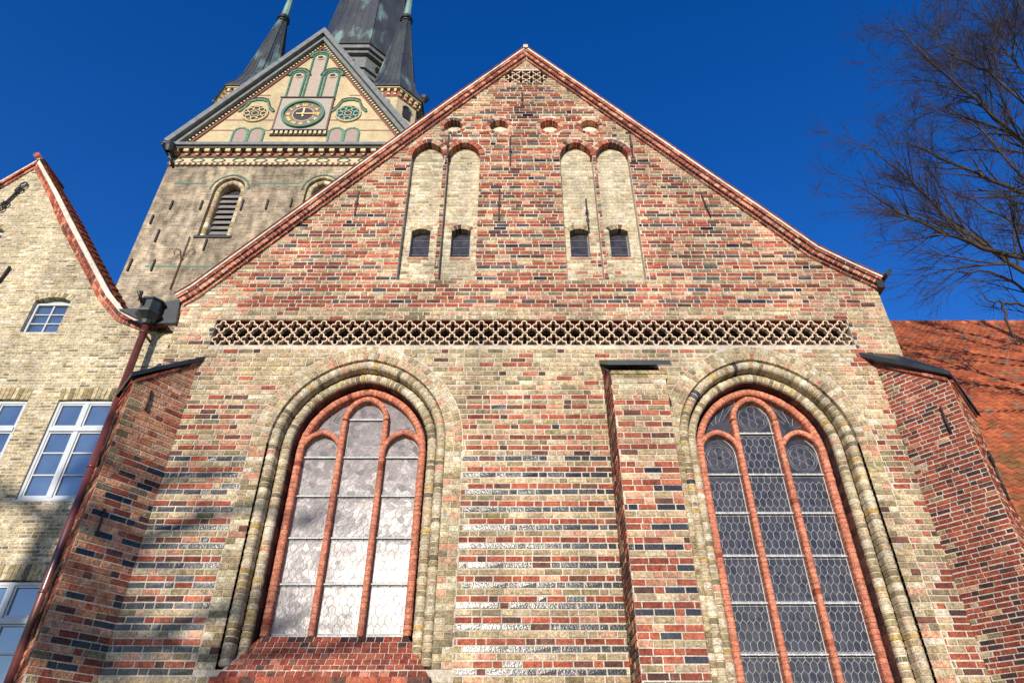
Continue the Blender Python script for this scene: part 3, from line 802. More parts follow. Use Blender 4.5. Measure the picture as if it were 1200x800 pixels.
for s_ in (-1, 1):
    v = Vector((s_ * 6.6, 0, -7.75)).normalized()
    a = ridge; b = ridge + v * 10.2
    rf.face([a, a + Vector((0, 10, 0)), b + Vector((0, 10, 0)), b] if s_ > 0 else [a, b, b + Vector((0, 10, 0)), a + Vector((0, 10, 0))], (.42, .12, .05, 0))
    b2 = b + Vector((0, 0, -.12)); a2 = a + Vector((0, 0, -.15))
    rf.face([a2, b2, b2 + Vector((0, 10, 0)), a2 + Vector((0, 10, 0))], (.1, .05, .04, 0))
rf.build('roof', M['tile'], church)
for a_ in ((XL + .01, XL + .45, 10.6, 20, 0, 9.6), (XR - .45, XR - .01, 10.6, 20, 0, 9.95), (XL + .45, XR - .45, 19.6, 20, 0, 9.6)):
    sw = MB(); sw.box(*a_); sw.build('side_wall', M['blend_brick'], church)
# nave behind, lower than the line of sight
nv = MB(); nv.box(-4.2, 14, 20.1, 32, 0, 14.5); no_ = nv.build('nave_wall', M['tower_brick'], church)
nr = MB(); nr.prism([[(20.0, 14.5), (32.2, 14.5), (26, 24)]], 0, 1)
nr.V = [(-4.2 + 18.2 * v[1], v[0], v[2]) for v in nr.V]
nr.build('nave_roof', M['slate'], church)
# stub of gutter at the right kneeler, lead plates at the left one
g = MB(); g.box(6.9, 7.02, 9.88, 12.5, 9.84, 10.02); g.obox((7.0, 9.72, 10.05), (.12, 0, .12), (0, .35, 0), (.04, 0, -.06)); g.build('gutter', M['slate'], church)
g = MB(); a = P(187, 356, 9.93); b_ = P(212, 352, 9.93); c_ = P(206, 379, 9.93); d_ = P(184, 380, 9.93)
g.prism([[(d_.x, d_.z), (c_.x, c_.z), (b_.x, b_.z), (a.x, a.z)]], 9.90, 9.99); g.build('flashing', M['slate'], church)

# ---- wall anchors
def anchor(mb, x, z, y, L_=.5, knob=True):
    mb.box(x - .017, x + .017, y - .035, y - .006, z - L_ / 2, z + L_ / 2)
    if knob: mb.box(x - .03, x + .03, y - .05, y + .03, z - .05, z + .04)
for x, ya, yb in ((612, 108, 124), (598, 160, 194), (585, 222, 257), (688, 233, 264), (418, 224, 252), (525, 158, 184), (740, 158, 184)):
    p, q = P(x, ya, 9.97), P(x, yb, 9.97); m = MB(); anchor(m, (p.x + q.x) / 2, (p.z + q.z) / 2, 10.0, abs(p.z - q.z)); m.build('wall_anchor', M['iron'], church)
p, q = P(822, 228, 9.95), P(833, 254, 9.95); m = MB(); m.tube([p, q], .014, 5); m.tube([p.lerp(q, .5), p.lerp(q, .5) + Vector((0, .05, 0))], .03, 6); m.build('wall_anchor', M['iron'], church)

# ---- buttresses
def cap_slab(mb, pts, th=.085, c=(1, 1, 1, 0), m=0):
    top = [Vector(p) for p in pts]; bot = [p - Vector((0, 0, th)) for p in top]
    mb.loft([bot, top], c, m, cap=True); mb.face(bot[::-1], c, m)
# middle buttress
def buttress(name, plan, z_under, colfs, cappts, course, S, H, label=None, extra=None, joint=.013):
    """plan: list of ground points (x, y) counter-clockwise seen from above starting at the wall; z_under(u, k) top of face k"""
    b = MB(); 
    for k in range(len(plan) - 1):
        a = Vector((*plan[k], 0)); c = Vector((*plan[k + 1], 0)); W_ = (c - a).length
        f = Frame(a, c - a)
        z0_, z1_ = z_under[k]
        b.face([f.pt(0, 0), f.pt(W_, 0), f.pt(W_, z1_), f.pt(0, z0_)], (1, 1, 1, 0), 1)
        def sp_(t, W_=W_, z0_=z0_, z1_=z1_):
            if t < min(z0_, z1_): return [(0.001, W_ - .001, 0, 0)]
            if t > max(z0_, z1_): return []
            u = W_ * (t - z0_) / (z1_ - z0_)
            return [(0.001, max(u, .002), 0, 0)] if z0_ > z1_ else [(u, W_ - .001, 0, 0)]
        lay(b, f, .01, max(z0_, z1_) + course, course, sp_, colfs[k], S=S, H=H, joint=joint)
    o = b.build(name, [M['brick'], M['mortar']], church)
    if label: o['label'] = label
    c = MB(); cap_slab(c, cappts); co = c.build('cap', M['slate'], o)
    if extra: 
        e = MB(); extra(e); e.build('cornice_moulding', [M['brick'], M['mortar']], o)
    return o
def mcol(row, x, z):
    if z > 7.05: return mixpick(('yel', .6), ('crm', .2), ('pnk', .15), ('olv', .08))
    k = int((z - .01) / .0945)
    if z > 6.1:
        return mixpick(('red', .78), ('pnk', .1), ('brn', .12)) if k % 2 else mixpick(('yel', .6), ('pnk', .35), ('brn', .06))
    k %= 3
    return (mixpick(('yel', .45), ('pnk', .5), ('crm', .1)), mixpick(('blk', .55), ('red', .35), ('brn', .12)), mixpick(('red', .8), ('brn', .1), ('pnk', .07), ('yel', .03)))[k]
def mside(row, x, z): return mixpick(('org', .25), ('red', .35), ('brn', .4), ('olv', .2))
def mex(e):
    for z, yy in ((7.46, 9.17), (7.39, 9.185)):
        x = 1.575
        while x < 2.47: 
            x2 = min(x + .2, 2.48); e.box(x + .003, x2 - .003, yy, 9.32, z + .004, z + .066, mixpick(('yel', .5), ('olv', .6))); x = x2
    e.box(1.58, 2.46, 9.19, 9.9, 7.38, 7.535, m=1)
    # raking moulding under the cap on the side
buttress('buttress', [(1.585, 9.99), (1.585, 9.2), (2.44, 9.2), (2.44, 9.99)], [(8.12, 7.53), (7.53, 7.53), (7.53, 8.12)], [mside, mcol, mside],
         [(1.53, 9.08, 7.66), (2.53, 9.08, 7.66), (2.53, 9.995, 8.28), (1.53, 9.995, 8.28)], .0945, .272, .136, extra=mex)
o = sc.objects[-1]
# left diagonal buttress; visible side faces right, plan runs counter-clockwise: left end, nose, wall
Pn = (-6.03, 9.27)
def lcol(row, x, z):
    if R.random() < .12: return pick('org')
    # x measured from the nose towards the wall
    k = int((z - .01) / .0945) % 3
    if x < .17: return mixpick(('olv', .5), ('org', .35), ('yel', .2)) if (row % 3) else mixpick(('org', .6), ('red', .4))
    if z > 6.35: return mixpick(('org', .70), ('pnk', .14), ('red', .22), ('olv', .04))
    if k == 1: return mixpick(('blk', .5), ('brn', .3), ('red', .2))
    if k == 2: return mixpick(('red', .5), ('brn', .35), ('org', .2))
    return mixpick(('org', .6), ('pnk', .1), ('red', .15), ('olv', .12))
def lcol2(row, x, z): return mixpick(('red', .5), ('org', .4), ('brn', .15))
def rak(e, A_, B_, off, zdrop, h=.06, fr_n=Vector((0, 0, 0))):
    a = Vector(A_); b = Vector(B_); n_ = max(1, round((b - a).length / .2))
    for k in range(n_):
        p = a.lerp(b, (k + .03) / n_); q = a.lerp(b, (k + .97) / n_)
        e.obox(p - Vector((0, 0, zdrop)), q - p, off, (0, 0, -h), mixpick(('red', .6), ('brn', .4), ('frm', .2)))
def lex(e):
    nrm = Vector((.82, -.57, 0))
    rak(e, Vector((-6.03, 9.27, 7.42)) - nrm * .05, Vector((-5.50, 10.0, 8.24)) - nrm * .05, nrm * .09, .0)
    n2 = Vector((-.78, -.63, 0)); rak(e, Vector((-6.60, 9.96, 7.40)) - n2 * .05, Vector((-6.04, 9.27, 7.40)) - n2 * .05, n2 * .09, .0)
    rak(e, Vector((-6.60, 9.96, 7.31)) - n2 * .05, Vector((-6.04, 9.27, 7.31)) - n2 * .05, n2 * .07, .0)
lb = buttress('buttress', [(-6.62, 9.99), (-6.03, 9.27), (-5.50, 9.995)], [(7.45, 7.42), (7.42, 8.24)], [lcol2, lcol],
         [(-6.68, 9.90, 7.50), (-6.055, 9.17, 7.50), (-5.40, 9.995, 8.36), (-6.2, 9.995, 8.2)], .0945, .26, .13, 'orange-red brick buttress at the left corner', lex)
Qn = (6.96, 9.24)
def rcol(row, x, z):
    if z < 7.9 and (x < .16 + .1 * (row % 4 == 0)) and R.random() < .5: return mixpick(('olv', .5), ('yel', .3), ('dkr', .5))
    return mixpick(('dkr', .78), ('dkb', .2), ('org', .02))
def rcol2(row, x, z): return mixpick(('org', .3), ('dkr', .4), ('pnk', .3))
def rex(e):
    nrm = Vector((-.79, -.62, 0)).normalized()
    rak(e, Vector((6.35, 10.0, 8.22)) - nrm * .05, Vector((6.96, 9.24, 7.42)) - nrm * .05, nrm * .09, .0)
    n2 = Vector((.7, -.7, 0)).normalized()
    for dz in (0, .09): rak(e, Vector((6.97, 9.24, 7.40 - dz)) - n2 * .05, Vector((7.52, 9.78, 7.05 - dz)) - n2 * .05, n2 * (.1 - dz * .3), .0)
rb = buttress('buttress', [(6.36, 9.995), Qn, (7.52, 9.78), (7.0, 10.4)], [(8.22, 7.42), (7.40, 7.05), (7.05, 7.9)], [rcol, rcol2, rcol2],
         [(6.14, 9.995, 8.44), (6.955, 9.13, 7.50), (7.66, 9.80, 7.12), (7.1, 10.4, 7.95), (6.8, 10.0, 8.4)], .070, .20, .10, 'dark red brick buttress at the right corner', rex, joint=.012)
# anchors on the buttresses
nrm = Vector((.82, -.57, 0)); 
for (x0, y0), (x1, y1), t in (((180, 459), (173, 481), .32), ((133, 597), (124, 628), .25)):
    m = MB(); Y_ = 9.27 + .72 * t; p = P(x0, y0, Y_) ; q = P(x1, y1, Y_)
    b = Vector((-6.03 + .53 * t, Y_, 0)) + nrm * .03
    m.tube([(b.x, b.y, p.z), (b.x + .01, b.y, q.z)], .02, 6); m.tube([(b.x, b.y, p.z), (b.x - .06, b.y + .05, p.z)], .02, 6); m.build('wall_anchor', M['iron'], lb)
n2 = Vector((-.78, -.63, 0)).normalized()
f2 = Vector((-6.22, 9.50, 0)) + n2 * .035
for z0, z1 in ((6.0, 6.9), (3.6, 4.5)):
    m = MB(); m.tube([(f2.x, f2.y, z0), (f2.x, f2.y, z1)], .02, 6)
    for s_ in (-1, 1): m.tube([Vector((f2.x, f2.y, z1 - .25)), Vector((f2.x, f2.y, z1 - .05)) + Vector((.63, -.78, 0)) * .06 * s_, Vector((f2.x, f2.y, z1 - .02)) + Vector((.63, -.78, 0)) * .11 * s_, Vector((f2.x, f2.y, z1 - .12)) + Vector((.63, -.78, 0)) * .13 * s_], .015, 5)
    m.build('wall_anchor', M['iron'], lb)
m = MB(); b = Vector((6.36 + .6 * .74, 10 - .76 * .74, 0)) + Vector((-.79, -.62, 0)) * .03
m.tube([(b.x, b.y, 6.55), (b.x, b.y, 7.0)], .018, 6); m.tube([(b.x, b.y, 6.55), (b.x + .05, b.y + .04, 6.55)], .018, 6); m.build('wall_anchor', M['iron'], rb); m = MB()
n2 = Vector((.7, -.7, 0)); f2 = Vector((7.3, 9.57, 0)) + n2 * .03
m.tube([(f2.x, f2.y, 5.5), (f2.x, f2.y, 6.3)], .02, 6)
for s_ in (-1, 1): m.tube([Vector((f2.x, f2.y, 6.0)), Vector((f2.x, f2.y, 6.25)) + Vector((.7, .7, 0)) * .08 * s_, Vector((f2.x, f2.y, 6.15)) + Vector((.7, .7, 0)) * .13 * s_], .015, 5)
m.build('wall_anchor', M['iron'], rb)

# ================================================================== downpipe between the church and the house
pp = thing('downpipe', 'dark red downpipe with a black hopper head in the corner between church and house', 'drainpipe', (-6.6, 9.9, 0))
m = MB(); X_, Y_ = -6.58, 9.86
m.tube([(X_, Y_, 0), (X_, Y_, 9.0)], .062, 16, smooth=True); m.build('pipe', M['pipe'], pp)
for z in (1.2, 4.25, 6.15, 8.75):
    m = MB(); m.tube([(X_, Y_, z), (X_, Y_, z + .045)], .072, 16); m.box(X_ - .012, X_ + .012, Y_, 10.14, z, z + .04); m.build('pipe_collar', M['pipe'], pp)
def octring(cx, cy, z, r, n=8, ph=PI / 8, sy=1.): return [Vector((cx + r * math.cos(ph + 2 * PI * k / n), cy + sy * r * math.sin(ph + 2 * PI * k / n), z)) for k in range(n)]
h = MB(); hy = Y_ - .03
h.loft([octring(X_, hy, 8.93, .08), octring(X_, hy, 9.0, .10), octring(X_, hy, 9.11, .23), octring(X_, hy, 9.15, .235), octring(X_, hy, 9.16, .195), octring(X_, hy, 9.37, .195), octring(X_, hy, 9.38, .225), octring(X_, hy, 9.42, .225), octring(X_, hy, 9.42, .19), octring(X_, hy, 9.25, .17)], cap=True)
h.face(octring(X_, hy, 8.93, .08)[::-1]); h.build('hopper', M['slate'], pp)
h = MB(); h.tube([(X_ - .07, 9.62, 9.25), (X_ - .10, 9.45, 9.40)], .03, 8); h.build('overflow_spout', M['slate'], pp)
h = MB(); h.prism([[(X_ - .6, 9.28), (X_ - .15, 9.05), (X_ - .15, 9.3)]], 9.82, 9.90); h.build('gutter_end', M['slate'], pp)

# ================================================================== the yellow house on the left
house = thing('yellow_brick_house', 'pale yellow brick house with white windows and a tall curved gable', 'house', (-10, 10.1, 0))
HY = 10.16
def H(x, y): p = P(x, y, HY); return (p.x, p.z)
zo = lambda x, y: (x / 2.857, 170 + y / 2.857)
inr = [H(*zo(*q)) for q in ((116, 82), (165, 180), (210, 290), (270, 400), (330, 520), (390, 590), (470, 622), (560, 622))]
out_ = [H(*zo(*q)) for q in ((132, 48), (200, 168), (262, 290), (312, 385), (372, 497), (415, 552), (475, 596), (560, 602))]
axh = inr[0][0]
mirror = lambda ps: [(2 * axh - x - .0, z) for x, z in ps]
inL = mirror(inr); outL = mirror(out_)
hx0 = inL[-1][0]
hw = MB()
big = [(22, 585, 125, 470), (-60, 585, 24, 468), (-52, 795, 46, 682)]
def wrect(x0, y0, x1, y1):
    a = H(x0, y0); b = H(x1, y1); return a, b
# windows given by sill centre, width, height (metres)
b1 = H(75, 585); t1 = H(99, 470); wB = (-8.02, H(22, 585)[1], 1.03, H(0, 469)[1] - H(0, 585)[1])
ws = [dict(cx=H(71, 540)[0] + .03, z=H(0, 585)[1], w=1.0, h=H(0, 469)[1] - H(0, 585)[1], arch=0, kind='big')]
ws.append(dict(cx=ws[0]['cx'] - 1.52, z=ws[0]['z'], w=1.0, h=ws[0]['h'], arch=0, kind='big'))
ws.append(dict(cx=ws[0]['cx'] - .0, z=H(0, 681)[1] - ws[0]['h'], w=1.0, h=ws[0]['h'], arch=0, kind='big'))
ws.append(dict(cx=ws[0]['cx'] - 1.52, z=ws[2]['z'], w=1.0, h=ws[0]['h'], arch=0, kind='big'))
a = H(20, 389); b = H(66, 389); c = H(52, 353)
ws.append(dict(cx=(a[0] + b[0]) / 2 + .02, z=a[1], w=.68, h=c[1] - a[1] - .0, arch=.0, kind='small'))
d = H(7, 268)
ws.append(dict(cx=d[0] - .25, z=d[1] - .62, w=.50, h=.55, arch=0, kind='small'))
hloops = []
for q in ws:
    rise = .02 if q['kind'] == 'big' else .10
    hloops.append(seg_loop(q['cx'], q['z'], q['w'] / 2, q['h'], rise, 5))
hout = [(hx0, 0), (-6.16, 0), (-6.16, inr[-1][1])] + inr[::-1] + inL[1:] 
hw.prism([hout] + hloops, HY, HY + .4, m=1)
def hcol(row, x, z):
    c = mixpick(('hse', .9), ('crm', .25 if z > 8.3 else .1), ('olv', .02 if z > 8.3 else .12))
    if x > -7.6 and z < 9.2 and R.random() < .35: return mixpick(('olv', .8), ('hse', .4))
    return c
frh = Frame((0, HY, 0), (1, 0, 0))
lay(hw, frh, 3.0, 13.6, .058, spans_of(hout, [(l, .12) for l in hloops]), hcol, S=.20, H=.10, joint=.010, out=.005)
for q, l in zip(ws, hloops):   # flat arches of soldier bricks
    a = [(p[0], p[1]) for p in l[2:]]
    voussoirs(hw, a, .23 if q['kind'] == 'big' else .12, HY - .012, HY + .1, .075, lambda: mixpick(('olv', .35), ('hse', .65)))
hw.build('wall', [M['brick'], M['mortar']], house)
# gable coping: a brick band with a mortar fillet above
hc = MB()
for ip, op in ((inr, out_), (inL, outL)):
    ip = resample(ip, .09); op_ = resample(op, .09); n_ = len(ip) - 1
    # same parameter on both curves
    opp = []
    for k in range(n_ + 1):
        f_ = k / n_ * (len(op_) - 1); j = min(int(f_), len(op_) - 2); opp.append(op_[j].lerp(op_[j + 1], f_ - j))
    for k in range(n_):
        fl = min(1, k / n_)
        for u0, u1, yy, kind in ((0, .30, HY - .035, 'b'), (.33, .62, HY - .075, 'b'), (.62, .97, HY - .05, 'm')):
            A0 = ip[k].lerp(opp[k], u0); A1 = ip[k + 1].lerp(opp[k + 1], u0); B0 = ip[k].lerp(opp[k], u1); B1 = ip[k + 1].lerp(opp[k + 1], u1)
            if kind == 'b':
                g0 = (A1 - A0) * .05; q = [A0 + g0, A1 - g0, B1 - g0, B0 + g0]; c = mixpick(('red', .7), ('frm', .3), ('brn', .12)); mm = 0
            else: q = [A0, A1, B1, B0]; c = (1, 1, 1, 0); mm = 1
            F_ = [Vector((v.x, yy + (R.uniform(-.004, .004) if kind == 'b' else 0), v.y)) for v in q]; Bk = [Vector((v.x, HY + .3, v.z)) for v in F_]
            hc.loft([Bk, F_], c, mm); hc.face(F_, c, mm)
        q = [ip[k], ip[k + 1], opp[k + 1], opp[k]]; F_ = [Vector((v.x, HY - .03, v.y)) for v in q]; Bk = [Vector((v.x, HY + .3, v.z)) for v in F_]
        hc.loft([Bk, F_], (1, 1, 1, 0), 1); hc.face(F_, (1, 1, 1, 0), 1)
hc.build('coping', [M['brick'], M['pale_mortar']], house)
# tiled roof standing a little above the coping, running back
hr = MB()
edge = [H(*zo(*q)) for q in ((133, 43), (204, 163), (267, 287), (322, 390), (384, 502))]
for path in (edge, mirror(edge)):
    pr = resample(path, .21)
    for k in range(len(pr) - 1):
        a, b = pr[k], pr[k + 1]; t = (b - a).normalized(); nn = Vector((t.y, -t.x)); nn = nn if nn.y > 0 else -nn
        for j in range(4):
            y0 = HY + .02 + j * .22; c = roofcol(k, j) 
            ns = 4; top = []; 
            for e, p in ((0, a), (1, b)):
                for s_ in range(ns + 1):
                    hgt = .03 * (math.cos(2 * PI * s_ / ns) * .5 + .5) + (0.0 if e == 0 else .028)
                    q = p + nn * hgt - nn * .03; top.append(Vector((q.x, y0 + .22 * s_ / ns, q.y)))
            hr.faces(top, [(s_, s_ + 1, ns + 2 + s_, ns + 1 + s_) for s_ in range(ns)], c)
            lip = top[ns + 1:]; lo = [Vector((v.x - nn.x * .035, v.y, v.z - nn.y * .035)) for v in lip]
            hr.faces(lip + lo, [(s_, s_ + 1, ns + 2 + s_, ns + 1 + s_) for s_ in range(ns)], c)
p = Vector((edge[0][0], 0, edge[0][1]))
hr.tube([(p.x - .02, HY - .1, p.z + .0), (p.x - .02, HY + .9, p.z + .0)], .07, 8, c=(.33, .09, .05, 0))
hr.build('gable_tiles', M['tile'], house)
hr = MB(); ez_ = edge[-1][1] - .15; rzz = p.z - 1.7
for s_ in (-1, 1):
    v_ = Vector((s_ * (edge[-1][0] - axh), 0, ez_ - rzz)); Ls = v_.length; v_.normalize()
    u_ = Vector((0, 1, 0)); p00 = Vector((axh, HY + .45, rzz))
    tile_strip(hr, p00, u_, v_, 30, int(Ls / .3) + 1, .235, .30, roofcol)
hr.build('roof', M['tile'], house)
for a_ in ((hx0 + .02, hx0 + .4), (-6.6, -6.2)):
    hb = MB(); hb.box(*a_, HY + .4, HY + 8, 0, 9.0); hb.build('side_wall', M['yellow_brick'], house)
# windows
def hwin(q):
    r = bpy.data.objects.new('window', None); sc.collection.objects.link(r); r.parent = house; r.matrix_parent_inverse = house.matrix_world.inverted()
    cx, z, w_, h = q['cx'], q['z'], q['w'], q['h']; y = HY + .035; fw = .045
    if q['kind'] == 'small': y = HY + .07
    x0, x1 = cx - w_ / 2 + .004, cx + w_ / 2 - .004
    f = MB(); b = lambda *a: f.box(*a)
    b(x0, x0 + fw, y, y + .08, z, z + h); b(x1 - fw, x1, y, y + .08, z, z + h); b(x0 + fw, x1 - fw, y + .001, y + .08, z + h - fw, z + h); b(x0 + fw, x1 - fw, y + .001, y + .08, z, z + fw)
    b(x0 - .02, x1 + .02, y - .05, y + .05, z - .035, z - .002)
    g = MB()
    if q['kind'] == 'big':
        zt = z + h * .70; b(x0 + fw, x1 - fw, y - .018, y + .08, zt - .04, zt + .04)
        for a0, a1 in ((z + fw, zt - .04), (zt + .04, z + h - fw)): b(cx - .04, cx + .04, y - .008, y + .08, a0, a1)
        for s0, s1 in ((x0 + fw, cx - .04), (cx + .04, x1 - fw)):
            for za, zb_, nb in ((z + fw, zt - .04, 3), (zt + .04, z + h - fw, 1)):
                sw_ = .03; yy = y + .012
                b(s0 + .003, s0 + sw_, yy, yy + .04, za + .003, zb_ - .003); b(s1 - sw_, s1 - .003, yy, yy + .04, za + .003, zb_ - .003)
                b(s0 + sw_, s1 - sw_, yy + .001, yy + .04, za + .003, za + sw_ + .01); b(s0 + sw_, s1 - sw_, yy + .001, yy + .04, zb_ - sw_, zb_ - .003)
                for k in range(1, nb):
                    zz = za + (zb_ - za) * k / nb; b(s0 + sw_, s1 - sw_, yy + .003, yy + .035, zz - .012, zz + .012)
                gl = MB(); gl.box(s0 + .01, s1 - .01, y + .038, y + .044, za + .01, zb_ - .01); gl.build('pane', M['pane'], r)
    else:
        b(cx - .014, cx + .014, y + .02, y + .06, z + fw, z + h - fw)
        for k in (1, 2): zz = z + fw + (h - 2 * fw) * k / 3; b(x0 + fw, cx - .014, y + .02, y + .06, zz - .011, zz + .011); b(cx + .014, x1 - fw, y + .02, y + .06, zz - .011, zz + .011)
        gl = MB(); gl.box(x0 + .01, x1 - .01, y + .05, y + .056, z + .01, z + h - .01); gl.build('pane', M['pane'], r)
        f.prism([[(x0, z + h), (x1, z + h)] + [(p_[0], p_[1] - .004) for p_ in seg_loop(cx, z, w_ / 2 - .008, h, .10, 5)[2:]]], y + .04, y + .3)
    f.build('frame', M['white_wood'], r)
    bk = MB(); bk.box(x0, x1, y + .3, y + .33, z, z + h); bk.build('window_backing', M['dark'], r)  # near-black sheet standing in for the unlit room
for q in ws: hwin(q)
# iron ornaments
def ornate(mb, a, b, y, sc_=1.):
    a = Vector((a[0], y, a[1])); b = Vector((b[0], y, b[1])); mb.tube([a, b], .03 * sc_, 6); t = (b - a).normalized(); n_ = Vector((t.z, 0, -t.x))
    for e, d in ((a, -1), (b, 1)):
        for s_ in (-1, 1):
            for q in (0., .16):
                base = e - t * d * q * sc_
                pts = [base + n_ * s_ * .10 * sc_ * math.sin(k * .9) * (1 - k * .08) + t * d * .10 * sc_ * (1 - math.cos(k * .9)) for k in range(6)]
                mb.tube(pts, .018 * sc_, 5)
m = MB(); ornate(m, H(5, 243), H(26, 222), HY - .05, .9); m.build('wall_anchor', M['iron'], house)
m = MB(); a, b = H(0, 332), H(13, 314); m.tube([(a[0], HY - .04, a[1]), (b[0], HY - .04, b[1])], .03, 6); m.build('wall_anchor', M['iron'], house)

# ================================================================== the tower
TY = 20.
tower = thing('church_tower', 'tall brick church tower with a clock, green trimmed gable and dark copper spires', 'tower', (-9.8, 25, 0))
def T(x, y, Y=TY): p = P(x, y, Y); return (p.x, p.z)
tcx = -9.75; tl = T(197, 195)[0]; thw = tcx - tl          # half width
zc = T(0, 166)[1]                                          # top of the cornice
z_sh = T(0, 195)[1]
sh = MB()
lv = [dict(cx=T(262, 240)[0], z0=T(0, 277)[1], z1=T(0, 205)[1]), dict(cx=2 * tcx - T(262, 240)[0] - .35, z0=T(0, 277)[1], z1=T(0, 205)[1])]
# belfry opening positions from the photo
lx0 = (T(235, 277)[0] + T(264, 277)[0]) / 2; lx1 = (T(350, 245)[0] + T(392, 245)[0]) / 2
lhw = (T(264, 277)[0] - T(235, 277)[0]) / 2 + .16
lz0 = T(0, 277)[1]; lz1 = T(0, 209)[1]
lloops = [arch_loop(x, lz0, lz1 - lhw * 1.05, lhw, lhw * 1.12, 8) for x in (lx0, lx1)]
tout = [(tcx - thw, 0), (tcx + thw, 0), (tcx + thw, z_sh), (tcx - thw, z_sh)]
sh.prism([tout] + lloops, TY, TY + .9, m=0)
sh.box(tcx - thw + .002, tcx + thw - .002, TY + .9, TY + 2 * thw, 0, z_sh)
sh.build('shaft', M['tower_brick'], tower)
for x, l in zip((lx0, lx1), lloops):
    r = bpy.data.objects.new('belfry_window', None); sc.collection.objects.link(r); r.parent = tower; r.matrix_parent_inverse = tower.matrix_world.inverted()
    f = MB(); pth = [(x + lhw - .12, lz0)] + arch_pts(x, lz1 - lhw * 1.05, lhw, lhw * 1.12, 8, -.12) + [(x - lhw + .12, lz0)]
    roll(f, pth, .11, TY + .2, .3, lambda: mixpick(('crm', .6), ('yel', .5)), n=6, Y2=TY + .6)
    f.build('surround', M['brick'], r)
    f = MB(); pth = arch_pts(x, lz1 - lhw * 1.05, lhw, lhw * 1.12, 8, .16); roll(f, pth, .045, TY, .25, lambda: (.13, .24, .16, 0), n=5); f.build('hood_mould', M['brick'], r)
    f = MB(); f.box(x - lhw, x + lhw, TY + .75, TY + .8, lz0, lz1 + .2); f.build('backing', M['dark'], r)
    k = 0; z = lz0 + .1
    while z < lz1 - lhw * .95:
        f = MB(); f.obox((x - lhw + .16, TY + .30, z), (2 * lhw - .32, 0, 0), (0, .12, .27), (0, .02, -.015)); f.build('louvre', M['grey_wood'], r); z += .31
    f = MB(); f.prism([[(x - lhw + .2, lz1 - lhw * .9)] + [(x + lhw - .2, lz1 - lhw * .9)] + arch_pts(x, lz1 - lhw * 1.05, lhw, lhw * 1.12, 8, -.2)[1:-1]], TY + .5, TY + .54); f.build('fanlight', M['church_glass'], r)
    f = MB(); f.box(x - lhw - .1, x + lhw + .1, TY - .06, TY + .5, lz0 - .1, lz0 + .0); f.build('sill', M['slate'], r)
# entablature: dentils, yellow band with green ornament, corbels, cornice
e = MB()
zB = z_sh + .58; zC = z_sh + .72
YB = (.50, .41, .25, 0); GR = (.06, .17, .125, 0); RD = (.27, .08, .055, 0); DK = (.05, .03, .03, 0)
X0, X1 = tcx - thw, tcx + thw
for (a, b, yy, c) in ((z_sh, z_sh + .12, TY - .03, DK), (z_sh + .12, z_sh + .2, TY - .05, RD), (z_sh + .2, zB - .05, TY - .02, YB), (zB - .05, zB + .03, TY - .06, DK), (zB + .03, zC + .2, TY - .03, RD)):
    e.box(X0 - (TY - yy), X1 + (TY - yy), yy, TY + 2 * thw + (TY - yy), a, b, c)
x = X0 + .1
while x < X1:
    e.box(x, x + .12, TY - .11, TY - .03, z_sh + .0, z_sh + .11, YB); x += .24
    
x = X0 + .3; zz = (z_sh + .2 + zB - .05) / 2
while x < X1 - .2:
    for k in range(8):
        a0 = k * PI / 4; a1 = a0 + PI / 4
        p = [Vector((x + .30 * math.cos(t) * (1 - .25 * math.sin(2 * t) ** 2), TY - .035, zz + .15 * math.sin(t))) for t in (a0, a1)]
        e.tube(p, .028, 4, GR, cap=False)
    e.box(x + .34, x + .40, TY - .05, TY - .02, zz - .12, zz + .12, (.35, .25, .12, 0)) if False else None
    x += .92
x = X0 + .1; sgn = 0
while x < X1:
    e.box(x, x + .22, TY - .26, TY - .03, zC - .0, zC + .17, YB); e.box(x + .05, x + .17, TY - .14, TY - .03, zC - .10, zC - .0, YB); x += .46
y_ = TY + .1
while y_ < TY + 2 * thw:
    e.box(X1 + .03, X1 + .26, y_, y_ + .22, zC, zC + .17, YB); e.box(X0 - .26, X0 - .03, y_, y_ + .22, zC, zC + .17, YB); y_ += .46
e.build('corbel_frieze', M['paint'], tower)
co = MB(); 
for a, b, o in ((zC + .175, zC + .25, .30), (zC + .25, zC + .42, .42), (zC + .42, zC + .48, .36)):
    co.box(X0 - o, X1 + o, TY - o, TY + 2 * thw + o, a, b)
co.build('cornice', M['lead'], tower)
zg = zC + .48
# the gable
gapex = T(385, 50); gl_ = (T(213, 164)[0], zg); 
ghw = tcx - gl_[0]; ga = (tcx, gapex[1])
gw = MB(); gw.prism([[(tcx - ghw, zg), (tcx + ghw, zg), ga]], TY + .05, TY + .9, m=0); gw.build('gable_wall', M['yellow_brick'], tower)
